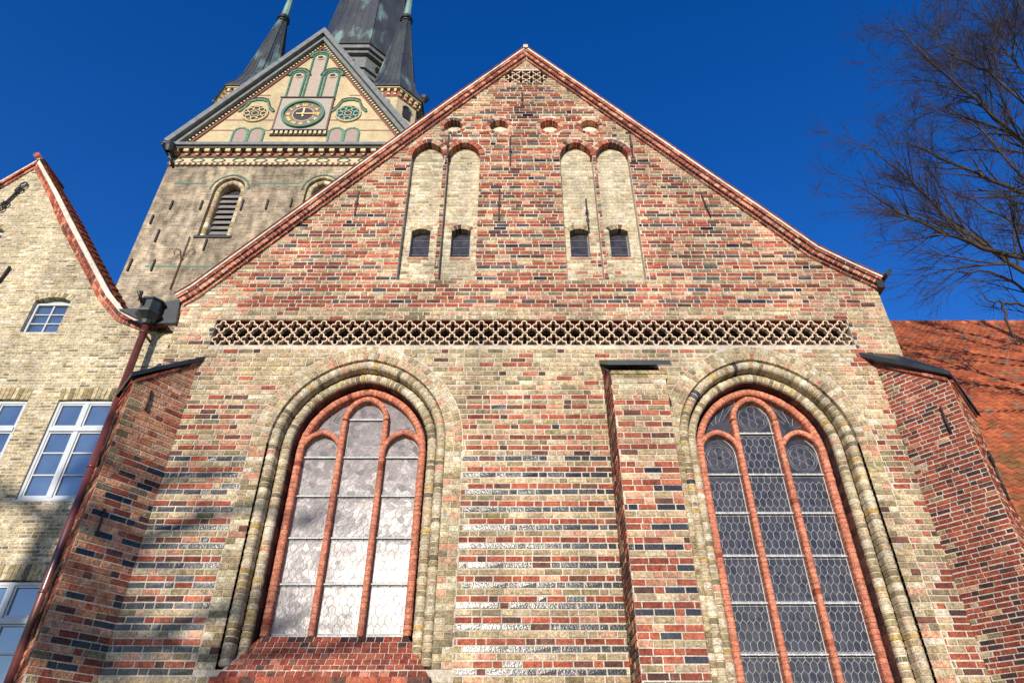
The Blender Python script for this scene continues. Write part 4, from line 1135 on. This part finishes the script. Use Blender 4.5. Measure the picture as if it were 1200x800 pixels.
# thin dark string courses across the gable
def gx(z): return ghw * (ga[1] - z) / (ga[1] - zg)
st = MB()
for y in (152, 140, 111, 95, 88, 66):
    z = T(0, y)[1]; hw_ = gx(z) - .15
    for s_ in (-1, 1):
        a, b = sorted((tcx + s_ * (1.25 if y > 115 else 1.9 if y < 112 and y > 86 else .6), tcx + s_ * hw_))
        if b - a > .2: st.box(a, b, TY + .035, TY + .1, z - .03, z + .03, (.22, .10, .07, 0))
st.build('string_course', M['paint'], tower)
rk = MB(); dn = MB()
for s_ in (-1, 1):
    a = Vector((tcx + s_ * (ghw + .35), zg - .0)); b = Vector((tcx, ga[1] + .38)); t = (b - a).normalized(); n_ = Vector((-t.y, t.x)); n_ = n_ if n_.y > 0 else -n_
    for d0, d1, yf in ((-.28, -.10, TY - .25), (-.10, .16, TY - .45), (.16, .24, TY - .3)):
        q = [a + n_ * d0, b + Vector((0, d0 / abs(n_.y))), b + Vector((0, d1 / abs(n_.y))), a + n_ * d1]
        rk.prism([[(v.x, v.y) for v in q]], yf, TY + 2.2)
    q = [a + n_ * -.50, b + Vector((0, -.50 / abs(n_.y))), b + Vector((0, -.43 / abs(n_.y))), a + n_ * -.43]
    dn.prism([[(v.x, v.y) for v in q]], TY - .02, TY + .3, (.22, .07, .05, 0))
    q = [a + n_ * -.43, b + Vector((0, -.43 / abs(n_.y))), b + Vector((0, -.28 / abs(n_.y))), a + n_ * -.28]
    dn.prism([[(v.x, v.y) for v in q]], TY + .0, TY + .3, DK)
    k = .4
    while k < (b - a).length - .5:
        p = a + t * k; q = [p - n_ * .41, p + t * .10 - n_ * .41, p + t * .10 - n_ * .29, p - n_ * .29]
        dn.prism([[(v.x, v.y) for v in q]], TY - .07, TY + .02, YB); k += .2
rk.build('raking_cornice', M['lead'], tower); dn.build('dentil_band', M['paint'], tower)
# roof behind the gable
gr = MB(); gr.prism([[(tcx - ghw - .3, zg), (tcx + ghw + .3, zg), (tcx, ga[1] + .4)]], TY + 2.2, TY + 2 * thw); gr.build('gable_roof', M['copper'], tower)
# clock
clock = bpy.data.objects.new('clock', None); sc.collection.objects.link(clock); clock.parent = tower; clock.matrix_parent_inverse = tower.matrix_world.inverted()
ck = T(355, 135); ckc = (tcx + .0, T(0, 134)[1]); cx_, cz_ = (T(331, 135)[0] + T(380, 135)[0]) / 2, T(0, 135)[1]
cr = (T(380, 135)[0] - T(331, 135)[0]) / 2
d = MB(); d.box(cx_ - 1.22, cx_ + 1.22, TY - .03, TY + .08, cz_ - 1.15, cz_ + 1.25, (.34, .30, .25, 0)); 
for zz in (cz_ - 1.2, cz_ + 1.25): d.box(cx_ - 1.3, cx_ + 1.3, TY - .08, TY + .08, zz, zz + .07, DK)
for xx in (cx_ - 1.27, cx_ + 1.21): d.box(xx, xx + .06, TY - .06, TY + .08, cz_ - 1.13, cz_ + 1.25, (.16, .08, .06, 0))
d.build('panel', M['paint'], clock)
def disc(mb, r0, r1, y0, y1, c, n=40):
    o_ = [(cx_ + r1 * math.cos(2 * PI * k / n), cz_ + r1 * math.sin(2 * PI * k / n)) for k in range(n)]
    if r0 > 0: mb.prism([o_, [(cx_ + r0 * math.cos(2 * PI * k / n), cz_ + r0 * math.sin(2 * PI * k / n)) for k in range(n)]], y0, y1, c)
    else: mb.prism([o_], y0, y1, c)
d = MB(); disc(d, cr * .9, cr * 1.03, TY - .14, TY - .02, GR); d.build('clock_ring', M['paint'], clock)
d = MB(); disc(d, 0, cr * .9, TY - .05, TY - .032, (.17, .135, .12, 0)); disc(d, cr * .48, cr * .52, TY - .058, TY - .049, (.5, .36, .2, 0)); disc(d, .0, cr * .47, TY - .056, TY - .0495, (.035, .03, .045, 0)); d.build('dial', M['paint'], clock)
num = ['XII', 'I', 'II', 'III', 'IV', 'V', 'VI', 'VII', 'VIII', 'IX', 'X', 'XI']
for k, s_ in enumerate(num):
    an = PI / 2 - k * PI / 6; ur = Vector((math.cos(an), math.sin(an))); ut = Vector((math.sin(an), -math.cos(an)))
    d = MB(); wds = {'I': .05, 'V': .10, 'X': .10}; tot = sum(wds[c] + .02 for c in s_) ; u = -tot / 2
    for ch in s_:
        w_ = wds[ch]
        segs = {'I': [((.5, 0), (.5, 1))], 'V': [((0, 1), (.5, 0)), ((.5, 0), (1, 1))], 'X': [((0, 0), (1, 1)), ((0, 1), (1, 0))]}[ch]
        for (a0, a1), (b0, b1) in segs:
            pa = Vector((cx_, cz_)) + ur * cr * (.58 + .26 * a1) + ut * (u + w_ * a0); pb = Vector((cx_, cz_)) + ur * cr * (.58 + .26 * b1) + ut * (u + w_ * b0)
            d.tube([(pa.x, TY - .06, pa.y), (pb.x, TY - .06, pb.y)], .026, 4)
        u += w_ + .02
    d.build('numeral', M['gold'], clock)
d = MB()
d.obox((cx_ - .32, TY - .10, cz_ + .0 - .035), (.32 + cr * .62, 0, .0), (0, .012, 0), (0, 0, .07)); d.build('minute_hand', M['gold'], clock)
d = MB(); d.obox((cx_ - .04, TY - .085, cz_ - .2), (.08, 0, 0), (0, .012, 0), (0, 0, .2 + cr * .48)); d.tube([(cx_, TY - .12, cz_), (cx_, TY - .06, cz_)], .07, 8); d.build('hour_hand', M['gold'], clock)
# balustrade-like corbels under the clock and three small openings
d = MB()
x = cx_ - 1.25
while x < cx_ + 1.2:
    d.box(x, x + .12, TY - .1, TY + .06, cz_ - 1.46, cz_ - 1.26, YB); x += .22
d.box(cx_ - 1.3, cx_ + 1.3, TY - .0, TY + .06, cz_ - 1.5, cz_ - 1.22, DK)
for xx in (cx_ - .85, cx_, cx_ + .85): d.prism([seg_loop(xx, zg - .0, .28, .12, .16, 6)], TY + .02, TY + .06, (.10, .06, .05, 0))
d.build('corbel_course', M['paint'], clock)
# tall blind lancets with green surrounds
def tlan(cx, z0, z1, hw_, gw_=.12):
    r = bpy.data.objects.new('blind_lancet', None); sc.collection.objects.link(r); r.parent = tower; r.matrix_parent_inverse = tower.matrix_world.inverted()
    b = MB(); zs_ = z1 - hw_
    b.prism([arch_loop(cx, z0, zs_, hw_, hw_ * 1.01, 8)], TY + .03, TY + .07, (.36, .29, .24, 0))
    b.prism([[(cx + .15 * math.cos(k * PI / 6), zs_ + .13 * math.sin(k * PI / 6)) for k in range(12)]], TY + .01, TY + .04, (.04, .03, .03, 0))
    b.prism([[(cx + .21 * math.cos(k * PI / 6), zs_ + .19 * math.sin(k * PI / 6)) for k in range(12)], [(cx + .15 * math.cos(k * PI / 6), zs_ + .13 * math.sin(k * PI / 6)) for k in range(12)]], TY - .01, TY + .04, YB)
    b.build('panel', M['paint'], r)
    b = MB(); roll(b, [(cx + hw_, z0)] + arch_pts(cx, zs_, hw_, hw_ * 1.01, 8) + [(cx - hw_, z0)], gw_ * .5, TY + .03, .16, lambda: (*lerp((.045, .14, .10), (.07, .20, .145), R.random()), 0), n=6)
    roll(b, arch_pts(cx, zs_, hw_, hw_ * 1.01, 8, .16), .07, TY + .02, .3, lambda: (.09, .20, .14, 0), n=6)
    roll(b, arch_pts(cx, zs_, hw_, hw_ * 1.01, 8, .26), .03, TY - .02, .3, lambda: DK, n=5)
    b.build('surround', M['paint'], r)
zl0 = T(0, 116)[1]
cxl = tcx + .03
tlan(cxl, zl0, T(0, 63)[1], .35); tlan(cxl - .84, zl0, T(0, 84)[1], .33); tlan(cxl + .84, zl0, T(0, 84)[1], .33)
# rose windows and paired lights
def rose(cx, z, r_, green):
    r = bpy.data.objects.new('rose_window', None); sc.collection.objects.link(r); r.parent = tower; r.matrix_parent_inverse = tower.matrix_world.inverted()
    col = (.20, .42, .33, 0) if green else (.55, .44, .25, 0)
    b = MB(); b.prism([[(cx + r_ * math.cos(k * PI / 12), z + r_ * math.sin(k * PI / 12)) for k in range(24)]], TY + .02, TY + .06, (.03, .025, .03, 0)); b.build('glazing', M['paint'], r)
    b = MB(); ring = lambda rr, n, x0=cx, z0=z, w_=.03, c=col: b.tube([(x0 + rr * math.cos(2 * PI * k / n), TY + .0, z0 + rr * math.sin(2 * PI * k / n)) for k in range(n + 1)], w_, 5, c)
    ring(r_, 24, w_=.05, c=YB); ring(r_ * .28, 10, c=YB)
    for k in range(8):
        an = k * PI / 4; ring(r_ * .24, 8, cx + r_ * .66 * math.cos(an), z + r_ * .66 * math.sin(an), .028)
    b.build('tracery', M['paint'], r)
    b = MB(); pts = [(cx - r_ * 1.45, z + .15), (cx - r_ * 1.1, z + .35), (cx - r_ * .9, z + .65)] + [(cx + r_ * .95 * math.cos(PI - k * PI / 8), z + .72 + r_ * .62 * math.sin(k * PI / 8)) for k in range(1, 8)] + [(cx + r_ * .9, z + .65), (cx + r_ * 1.1, z + .35), (cx + r_ * 1.45, z + .15)]
    roll(b, pts, .07, TY + .03, .3, lambda: (.10, .22, .15, 0), n=6); roll(b, [(x, z_ + .10) for x, z_ in pts], .03, TY - .02, .3, lambda: DK, n=5)
    b.build('hood_mould', M['paint'], r)
    for s_ in (-1, 1):
        b = MB(); c0 = cx + s_ * .36; z0 = zg + .02; z1 = T(0, 151)[1]; 
        b.prism([arch_loop(c0, z0, z1 - .25, .27, .28, 6)], TY + .02, TY + .06, (.30, .22, .19, 0))
        roll(b, [(c0 + .33, z0 + .1)] + arch_pts(c0, z1 - .25, .33, .34, 6) + [(c0 - .33, z0 + .1)], .06, TY + .03, .2, lambda: (.10, .24, .16, 0), n=6)
        b.build('paired_light', M['paint'], r)
rxl = T(299, 133)[0]; rxr = T(408, 133)[0]; rz = T(0, 133)[1]
rr_ = .5
rose(rxl, rz, rr_ + .08, False); rose(rxr, rz, rr_ + .08, True)
# octagonal spires
def spire(name, cx, cy, z0, r0, z1, r1, flare=True, seams=3):
    b = MB(); rings = []
    prof = [(z0 - .12, r0 * 1.0), (z0, r0), (z0 + .02, r0)] if not flare else [(z0 - .08, r0 * 1.0), (z0, r0), (z0 + (z1 - z0) * .12, r0 * .74), (z0 + (z1 - z0) * .25, r0 * .585)]
    last = prof[-1]
    n_ = 6
    for k in range(1, n_ + 1): t = k / n_; prof.append((last[0] + (z1 - last[0]) * t, last[1] + (r1 - last[1]) * t))
    for z, r in prof: rings.append(octring(cx, cy, z, r / math.cos(PI / 8)))
    b.loft(rings, cap=True); b.face(rings[0][::-1])
    for k in range(8):
        k2 = (k + 1) % 8
        for q in [0] + [(s_ + 1) / (seams + 1) for s_ in range(seams)]:
            pts = [rg[k].lerp(rg[k2], q) for rg in rings[1:]]
            cen = Vector((cx, cy, 0)); pts = [p + (Vector((p.x, p.y, 0)) - cen).normalized() * .012 for p in pts]
            b.tube(pts, .028 if q == 0 else .011, 4, smooth=False)
    return b
for X_c, Y_c in ((-13.65, 22.2), (-6.3, 22.2)):
    r = bpy.data.objects.new('corner_turret', None); sc.collection.objects.link(r); r.parent = tower; r.matrix_parent_inverse = tower.matrix_world.inverted()
    zb_ = 31.9 if Y_c < 25 else 31.9; rb_ = 1.66
    b = MB(); b.loft([octring(X_c, Y_c, zC, 1.42 / math.cos(PI / 8)), octring(X_c, Y_c, zb_ - .05, 1.42 / math.cos(PI / 8))], cap=True); 
    bo = b.build('turret_body', M['yellow_brick'], r)
    b = MB(); b.loft([octring(X_c, Y_c, zb_ - .16, 1.64 / math.cos(PI / 8)), octring(X_c, Y_c, zb_ - .07, 1.64 / math.cos(PI / 8))], YB, cap=True); b.face(octring(X_c, Y_c, zb_ - .16, 1.64 / math.cos(PI / 8))[::-1], YB)
    b.loft([octring(X_c, Y_c, zb_ - .62, 1.46 / math.cos(PI / 8)), octring(X_c, Y_c, zb_ - .16, 1.46 / math.cos(PI / 8))], RD)
    rg0 = octring(X_c, Y_c, zb_ - .40, 1.60 / math.cos(PI / 8)); rg1 = octring(X_c, Y_c, zb_ - .40, 1.44 / math.cos(PI / 8))
    for k in range(8):
        for j in range(4):
            t0 = (j + .2) / 4; t1 = (j + .62) / 4; k2 = (k + 1) % 8
            a = rg1[k].lerp(rg1[k2], t0); a1 = rg1[k].lerp(rg1[k2], t1); o = rg0[k].lerp(rg0[k2], t0)
            b.obox(a, a1 - a, o - a, (0, 0, .24), YB)
            b.obox(a - Vector((0, 0, .16)), (a1 - a), (o - a) * .5, (0, 0, .16), YB)
    b.build('corbel_table', M['paint'], bo)
    rg = octring(X_c, Y_c, zb_ - 1.8, 1.44 / math.cos(PI / 8))
    for k in range(8):
        b = MB(); k2 = (k + 1) % 8; a = rg[k].lerp(rg[k2], .3); c = rg[k].lerp(rg[k2], .7); n_ = ((a + c) / 2 - Vector((X_c, Y_c, zb_ - 1.8))).normalized() * .04
        pts = [a + n_, c + n_] + [c.lerp(a, .5 - .5 * math.cos(j * PI / 6)) + n_ + Vector((0, 0, .62 + .2 * math.sin(j * PI / 6))) for j in range(7)]
        b.face(pts, (.03, .025, .03, 0))
        arc = [p + n_ * .5 for p in pts[2:]]; b.tube(arc, .05, 5, GR)
        b.build('turret_opening', M['paint'], bo)
    spire('s', X_c, Y_c, zb_, rb_ + .06, 40.55, .24).build('spire', M['copper'], r)
    b = MB(); 
    for z, rr2 in ((40.45, .34), (40.68, .38), (40.9, .33)): b.tube([(X_c, Y_c, z), (X_c, Y_c, z + .12)], rr2, 12)
    b.build('spire_collar', M['slate'], r)
    b = MB(); b.loft([octring(X_c, Y_c, 40.55, .24), octring(X_c, Y_c, 48.5, .015)]); b.tube([(X_c, Y_c, 48), (X_c, Y_c, 49.2)], .03, 6); b.build('spire_tip', M['verdigris'], r)
scx, scy = -9.62, 25.75
main = bpy.data.objects.new('main_spire', None); sc.collection.objects.link(main); main.parent = tower; main.matrix_parent_inverse = tower.matrix_world.inverted()
b = spire('m', scx, scy, 39.9, 2.72, 80, .1, flare=False, seams=4); b.build('spire', M['copper'], main)
b = MB()
for z0, z1, ra in ((39.45, 39.8, 2.62), (39.2, 39.45, 2.45), (37.9, 38.1, 2.35), (37.2, 37.35, 2.4)):
    rg0, rg1 = octring(scx, scy, z0, ra / math.cos(PI / 8)), octring(scx, scy, z1, ra / math.cos(PI / 8)); b.loft([rg0, rg1], cap=True); b.face(rg0[::-1])
b.loft([octring(scx, scy, 36.9, 2.2 / math.cos(PI / 8)), octring(scx, scy, 39.3, 2.2 / math.cos(PI / 8))])
b.loft([octring(scx, scy, 34, 3.1 / math.cos(PI / 8)), octring(scx, scy, 36.95, 2.3 / math.cos(PI / 8))])
b.loft([octring(scx, scy, 26, 3.1 / math.cos(PI / 8)), octring(scx, scy, 34, 3.1 / math.cos(PI / 8))])
b.build('lantern', M['lead'], main)
rg = octring(scx, scy, 38.35, 2.22 / math.cos(PI / 8))
for k in range(8):
    b = MB(); k2 = (k + 1) % 8; a = rg[k].lerp(rg[k2], .36); c = rg[k].lerp(rg[k2], .64); n_ = ((a + c) / 2 - Vector((scx, scy, 38.35))).normalized() * .04
    b.face([a + n_, c + n_] + [c.lerp(a, .5 - .5 * math.cos(j * PI / 6)) + n_ + Vector((0, 0, .35 + .2 * math.sin(j * PI / 6))) for j in range(7)])
    b.build('lantern_opening', M['dark'], main)
# small things on the tower: corner gutter head, anchors, iron finial
b = MB(); gx_, gz_ = T(198, 168, TY - .6); b.loft([octring(gx_, TY - .45, gz_ - .35, .10), octring(gx_, TY - .45, gz_ - .1, .22), octring(gx_, TY - .45, gz_ + .12, .22)], cap=True); b.tube([(gx_ - .1, TY - .5, gz_ + .05), (gx_ - .35, TY - .65, gz_ + .02)], .05, 6)
b.tube([(gx_, TY - .4, gz_ - .3), (gx_ + .2, TY - .06, gz_ - .9)], .06, 6); b.build('gutter_head', M['slate'], tower)
for (x, y0, y1) in ((203, 236, 246), (180, 253, 263), (187, 270, 284), (155, 304, 318), (182, 305, 318), (167, 342, 352), (238, 236, 246), (286, 235, 247), (315, 235, 246), (343, 234, 243), (243, 281, 294)):
    a = T(x, y0); c = T(x - (y1 - y0) * .35, y1); b = MB(); b.box((a[0] + c[0]) / 2 - .03, (a[0] + c[0]) / 2 + .03, TY - .08, TY + .05, c[1], a[1]); b.build('wall_anchor', M['iron'], tower)
a = T(222, 278); c = T(201, 340); b = MB(); xx = (a[0] + c[0]) / 2; b.tube([(xx, TY - .06, c[1]), (xx, TY - .06, a[1])], .022, 5)
for s_ in (-1, 1): b.tube([(xx + s_ * v[0], TY - .06, a[1] - .8 + v[1]) for v in ((0, -.5), (.18, .05), (.35, .15), (.42, 0), (.36, -.15))], .016, 5)
b.build('wall_anchor', mat('rust', (.13, .055, .035), .8), tower)
gs = MB()
for z, a0, a1 in ((T(0, 215)[1], X0 + .6, lx0 - lhw - .4), (T(0, 215)[1], lx0 + lhw + .35, lx1 - lhw - .3), (T(0, 312)[1], X0 + .8, tcx + 1)): gs.box(a0, a1, TY - .012, TY + .05, z - .035, z + .035, GR)
gs.build('green_string_course', M['paint'], tower)
fx, fz2 = -4.63, P(497, 116, 22).z
b = MB(); b.tube([(fx, 22, zC), (fx, 22, fz2 - .2)], [.09, .04], 8); b.loft([octring(fx, 22, fz2 - .3, .06), octring(fx, 22, fz2 - .12, .22), octring(fx, 22, fz2 + .02, .27), octring(fx, 22, fz2 + .12, .20)], cap=True); b.tube([(fx, 22, fz2), (fx, 22, fz2 + .3)], .03, 5); b.build('iron_finial', M['iron'], tower)

# ================================================================== the red roofed building on the right
rh_ = thing('red_roofed_building', 'building under a large weathered orange-red pantile roof', 'building', (16, 17, 0))
rt = MB(); slope = math.radians(50); RY, RZ = 20., 16.55
v = Vector((0, -math.cos(slope), -math.sin(slope))); u = Vector((1, 0, 0))
cu, cv = .20, .25; nu, nvv = 90, 58; RX = 7.5
pal2 = [((.42, .115, .048), (.46, .14, .06)), ((.35, .085, .038), (.42, .125, .058))]
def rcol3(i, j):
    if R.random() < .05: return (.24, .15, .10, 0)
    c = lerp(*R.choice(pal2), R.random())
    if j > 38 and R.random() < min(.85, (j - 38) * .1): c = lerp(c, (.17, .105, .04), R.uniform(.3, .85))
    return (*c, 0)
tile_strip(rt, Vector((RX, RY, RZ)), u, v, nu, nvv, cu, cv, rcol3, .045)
x = RX
while x < RX + nu * cu:
    rt.tube([(x, RY, RZ + .02), (x + .36, RY, RZ + .035)], [.10, .115], 8, c=(*lerp((.45, .12, .05), (.5, .16, .08), R.random()), 0)); x += .34
b0 = Vector((RX, RY, RZ)) ; 
rt.face([b0 + Vector((0, 0, -.05)), b0 + u * nu * cu + Vector((0, 0, -.05)), b0 + u * nu * cu - v * 0 + Vector((0, 9, -10.8)), b0 + Vector((0, 9, -10.8))], (.4, .12, .05, 0))
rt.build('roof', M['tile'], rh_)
ey = RY + v.y * cv * nvv; ez = RZ + v.z * cv * nvv
rw = MB(); rw.box(RX + .1, 25.2, ey + .45, RY + 8.5, 0, ez + .3); rw.build('wall', M['yellow_brick'], rh_)
rw = MB(); rw.prism([[(ey + .5, ez + .25), (RY + 8, ez + .25), (RY, RZ - .2)]], 0, 1); rw.V = [(RX + .1 + 17.5 * q[1], q[0], q[2]) for q in rw.V]; rw.build('gable_wall', M['red_brick'], rh_)

# ================================================================== trees
def grow(mb, tw, p, d, L_, r, depth, rng, droop=.0, maxd=4, spread=.6, kid=6, twigm=None):
    n = max(3, int(L_ / .35)) if depth < 3 else 3
    pts = [p.copy()]; cur = p.copy(); dd = d.normalized()
    for k in range(n):
        dd = (dd + Vector((rng.uniform(-1, 1), rng.uniform(-1, 1), rng.uniform(-1, 1))) * (.13 if depth < 2 else .2) + Vector((0, 0, -droop))).normalized()
        cur = cur + dd * L_ / n; pts.append(cur.copy())
    rad = [max(.0021, r * (1 - .8 * k / n)) for k in range(n + 1)]
    (mb if depth < 2 else tw).tube(pts, rad, 7 if depth == 0 else 5 if depth == 1 else 3, cap=False)
    if depth < maxd: branch_off(mb, tw, pts, rad, L_, depth, rng, droop, maxd, spread, kid)
    return pts
def branch_off(mb, tw, pts, rad, L_, depth, rng, droop, maxd, spread, kid):
    n = len(pts) - 1
    cnt = max(3, int(kid * (L_ / 1.5 if depth < 2 else L_ / .55)))
    for c in range(cnt):
        f = rng.uniform(.12, 1) * n; j = min(int(f), n - 1); q = pts[j].lerp(pts[j + 1], f - j)
        ax = (pts[j + 1] - pts[j]).normalized(); s_ = Vector((rng.gauss(0, 1), rng.gauss(0, 1), rng.gauss(0, 1))); s_ = (s_ - ax * s_.dot(ax)).normalized()
        nd = (ax * (1.0 if depth else .9) + s_ * spread * rng.uniform(.6, 1.4)).normalized()
        l2 = L_ * rng.uniform(.28, .5) * (1.15 - .5 * f / n) if depth < 2 else rng.uniform(.22, .55)
        grow(mb, tw, q, nd, l2, max(.004, rad[j] * .5), depth + 1, rng, droop, maxd, spread, kid)
tree = thing('bare_tree', 'leafless tree with fine drooping twigs over the red roof', 'tree', (15.9, 12.5, 0))
rng = random.Random(11)
tr = MB(); tw = MB()
tr.tube([(15.9, 12.5, -.1), (15.9, 12.5, 3), (15.8, 12.6, 7), (15.9, 12.4, 11), (15.8, 12.6, 15), (15.9, 12.5, 19)], [.42, .34, .30, .26, .19, .09], 12)
limbs = [
 [(1235, 200, 12.6), (1200, 168, 12.4), (1165, 138, 12.2), (1130, 105, 12.1), (1080, 62, 11.9), (1050, 28, 11.8)],
 [(1240, 250, 12.2), (1200, 229, 12.0), (1145, 203, 11.9), (1100, 183, 11.8), (1066, 168, 11.8)],
 [(1240, 345, 12.5), (1200, 318, 12.6), (1145, 282, 12.8), (1100, 246, 12.9), (1055, 200, 13.0), (1010, 168, 13.1)],
 [(1245, 320, 11.6), (1200, 303, 11.5), (1150, 290, 11.3), (1105, 272, 11.2), (1055, 250, 11.1), (1022, 228, 11.0)],
 [(1240, 190, 13.4), (1200, 180, 13.6), (1150, 175, 13.8), (1110, 180, 13.9)],
 [(1235, 120, 13.), (1200, 85, 13.1), (1170, 50, 13.2), (1150, 10, 13.4), (1130, -40, 13.5)],
 [(1240, 60, 12.), (1205, 20, 11.9), (1180, -20, 11.8)],
 [(1240, 280, 13.6), (1190, 262, 13.9), (1140, 235, 14.1), (1095, 215, 14.3)],
 [(1250, 362, 11.2), (1200, 357, 11.0), (1176, 356, 10.9), (1160, 352, 10.9), (1150, 343, 10.9)],
 [(1176, 356, 10.9), (1180, 372, 10.9), (1187, 395, 10.9), (1196, 401, 10.9), (1225, 396, 11.0)],
 [(1240, 230, 11.4), (1195, 205, 11.1), (1150, 150, 10.9), (1110, 130, 10.8)],
 [(1250, 375, 12.4), (1200, 340, 12.3), (1160, 318, 12.1), (1120, 318, 12.0)],
 [(1250, 140, 11.4), (1200, 120, 11.3), (1160, 85, 11.2), (1120, 70, 11.1), (1090, 40, 11.0)],
]
for li, l in enumerate(limbs):
    pts = [P(*q) for q in l]
    # join the limb to the trunk
    if li != 9:
        p0 = pts[0]; tx = Vector((15.8, 12.5, max(3, p0.z - 1.2))); pts = [tx, p0.lerp(tx, .4) + Vector((0, 0, -.1))] + pts
    n = len(pts); r0 = .09 if li in (0, 1, 2, 3) else .028 if li == 9 else .045 if li == 8 else .062
    dense = []
    for k in range(n - 1):
        for t in (0, .33, .66): dense.append(pts[k].lerp(pts[k + 1], t) + Vector((rng.uniform(-.03, .03), rng.uniform(-.05, .05), rng.uniform(-.03, .03))))
    dense.append(pts[-1]); m_ = len(dense)
    rad = [r0 * (1 - .88 * k / (m_ - 1)) + .004 for k in range(m_)]
    tr.tube(dense, rad, 7, cap=False)
    st_ = int(m_ * .28) if li != 9 else 2
    Lb = sum((dense[k + 1] - dense[k]).length for k in range(st_, m_ - 1))
    sub = dense[st_:]
    branch_off(tr, tw, sub, rad[st_:], max(2.1, Lb * .95) if li < 8 or li > 9 else 1.3, 0, rng, .022, 3, .62, 6.5 if li not in (8, 9) else 4.5)
tr.build('trunk', M['bark'], tree); tw.build('twigs', M['twig'], tree)
# red-brown buds
bd = MB()
for k in range(0):
    pass
# tree standing behind the photographer, whose shadow falls on the house and the left of the gable
t2 = thing('bare_tree', 'large leafless tree on the lawn facing the church, casting a shadow on the wall', 'tree', (-11.9, -16, 0))
rng = random.Random(5); tr = MB(); tw = MB()
base = Vector((-11.9, -16, -.1))
tr.tube([base, base + Vector((0.05, 0, 4)), base + Vector((.0, 0, 8)), base + Vector((.15, 0, 10.5)), base + Vector((.3, .2, 12)), base + Vector((.5, .2, 13.2))], [.45, .38, .34, .30, .2, .1], 10)
for z, d, L_, r in ((9.3, (1, .1, .22), 4.6, .2), (10.4, (1, -.2, .16), 5, .2), (11.2, (.9, .3, .12), 4.8, .2), (8.4, (1, .2, .10), 4.6, .17), (11.8, (1, 0, .45), 3.2, .17), (12.8, (.5, .3, .8), 2.5, .12), (9.6, (-1, .1, .35), 4, .15), (12.2, (-.8, -.3, .5), 3, .12)):
    grow(tr, tw, base + Vector((.05, 0, z)), Vector(d), L_, r, 0, rng, .0, 3, .6, 4.2)
tr.build('trunk', M['bark'], t2); tw.build('twigs', M['twig'], t2)
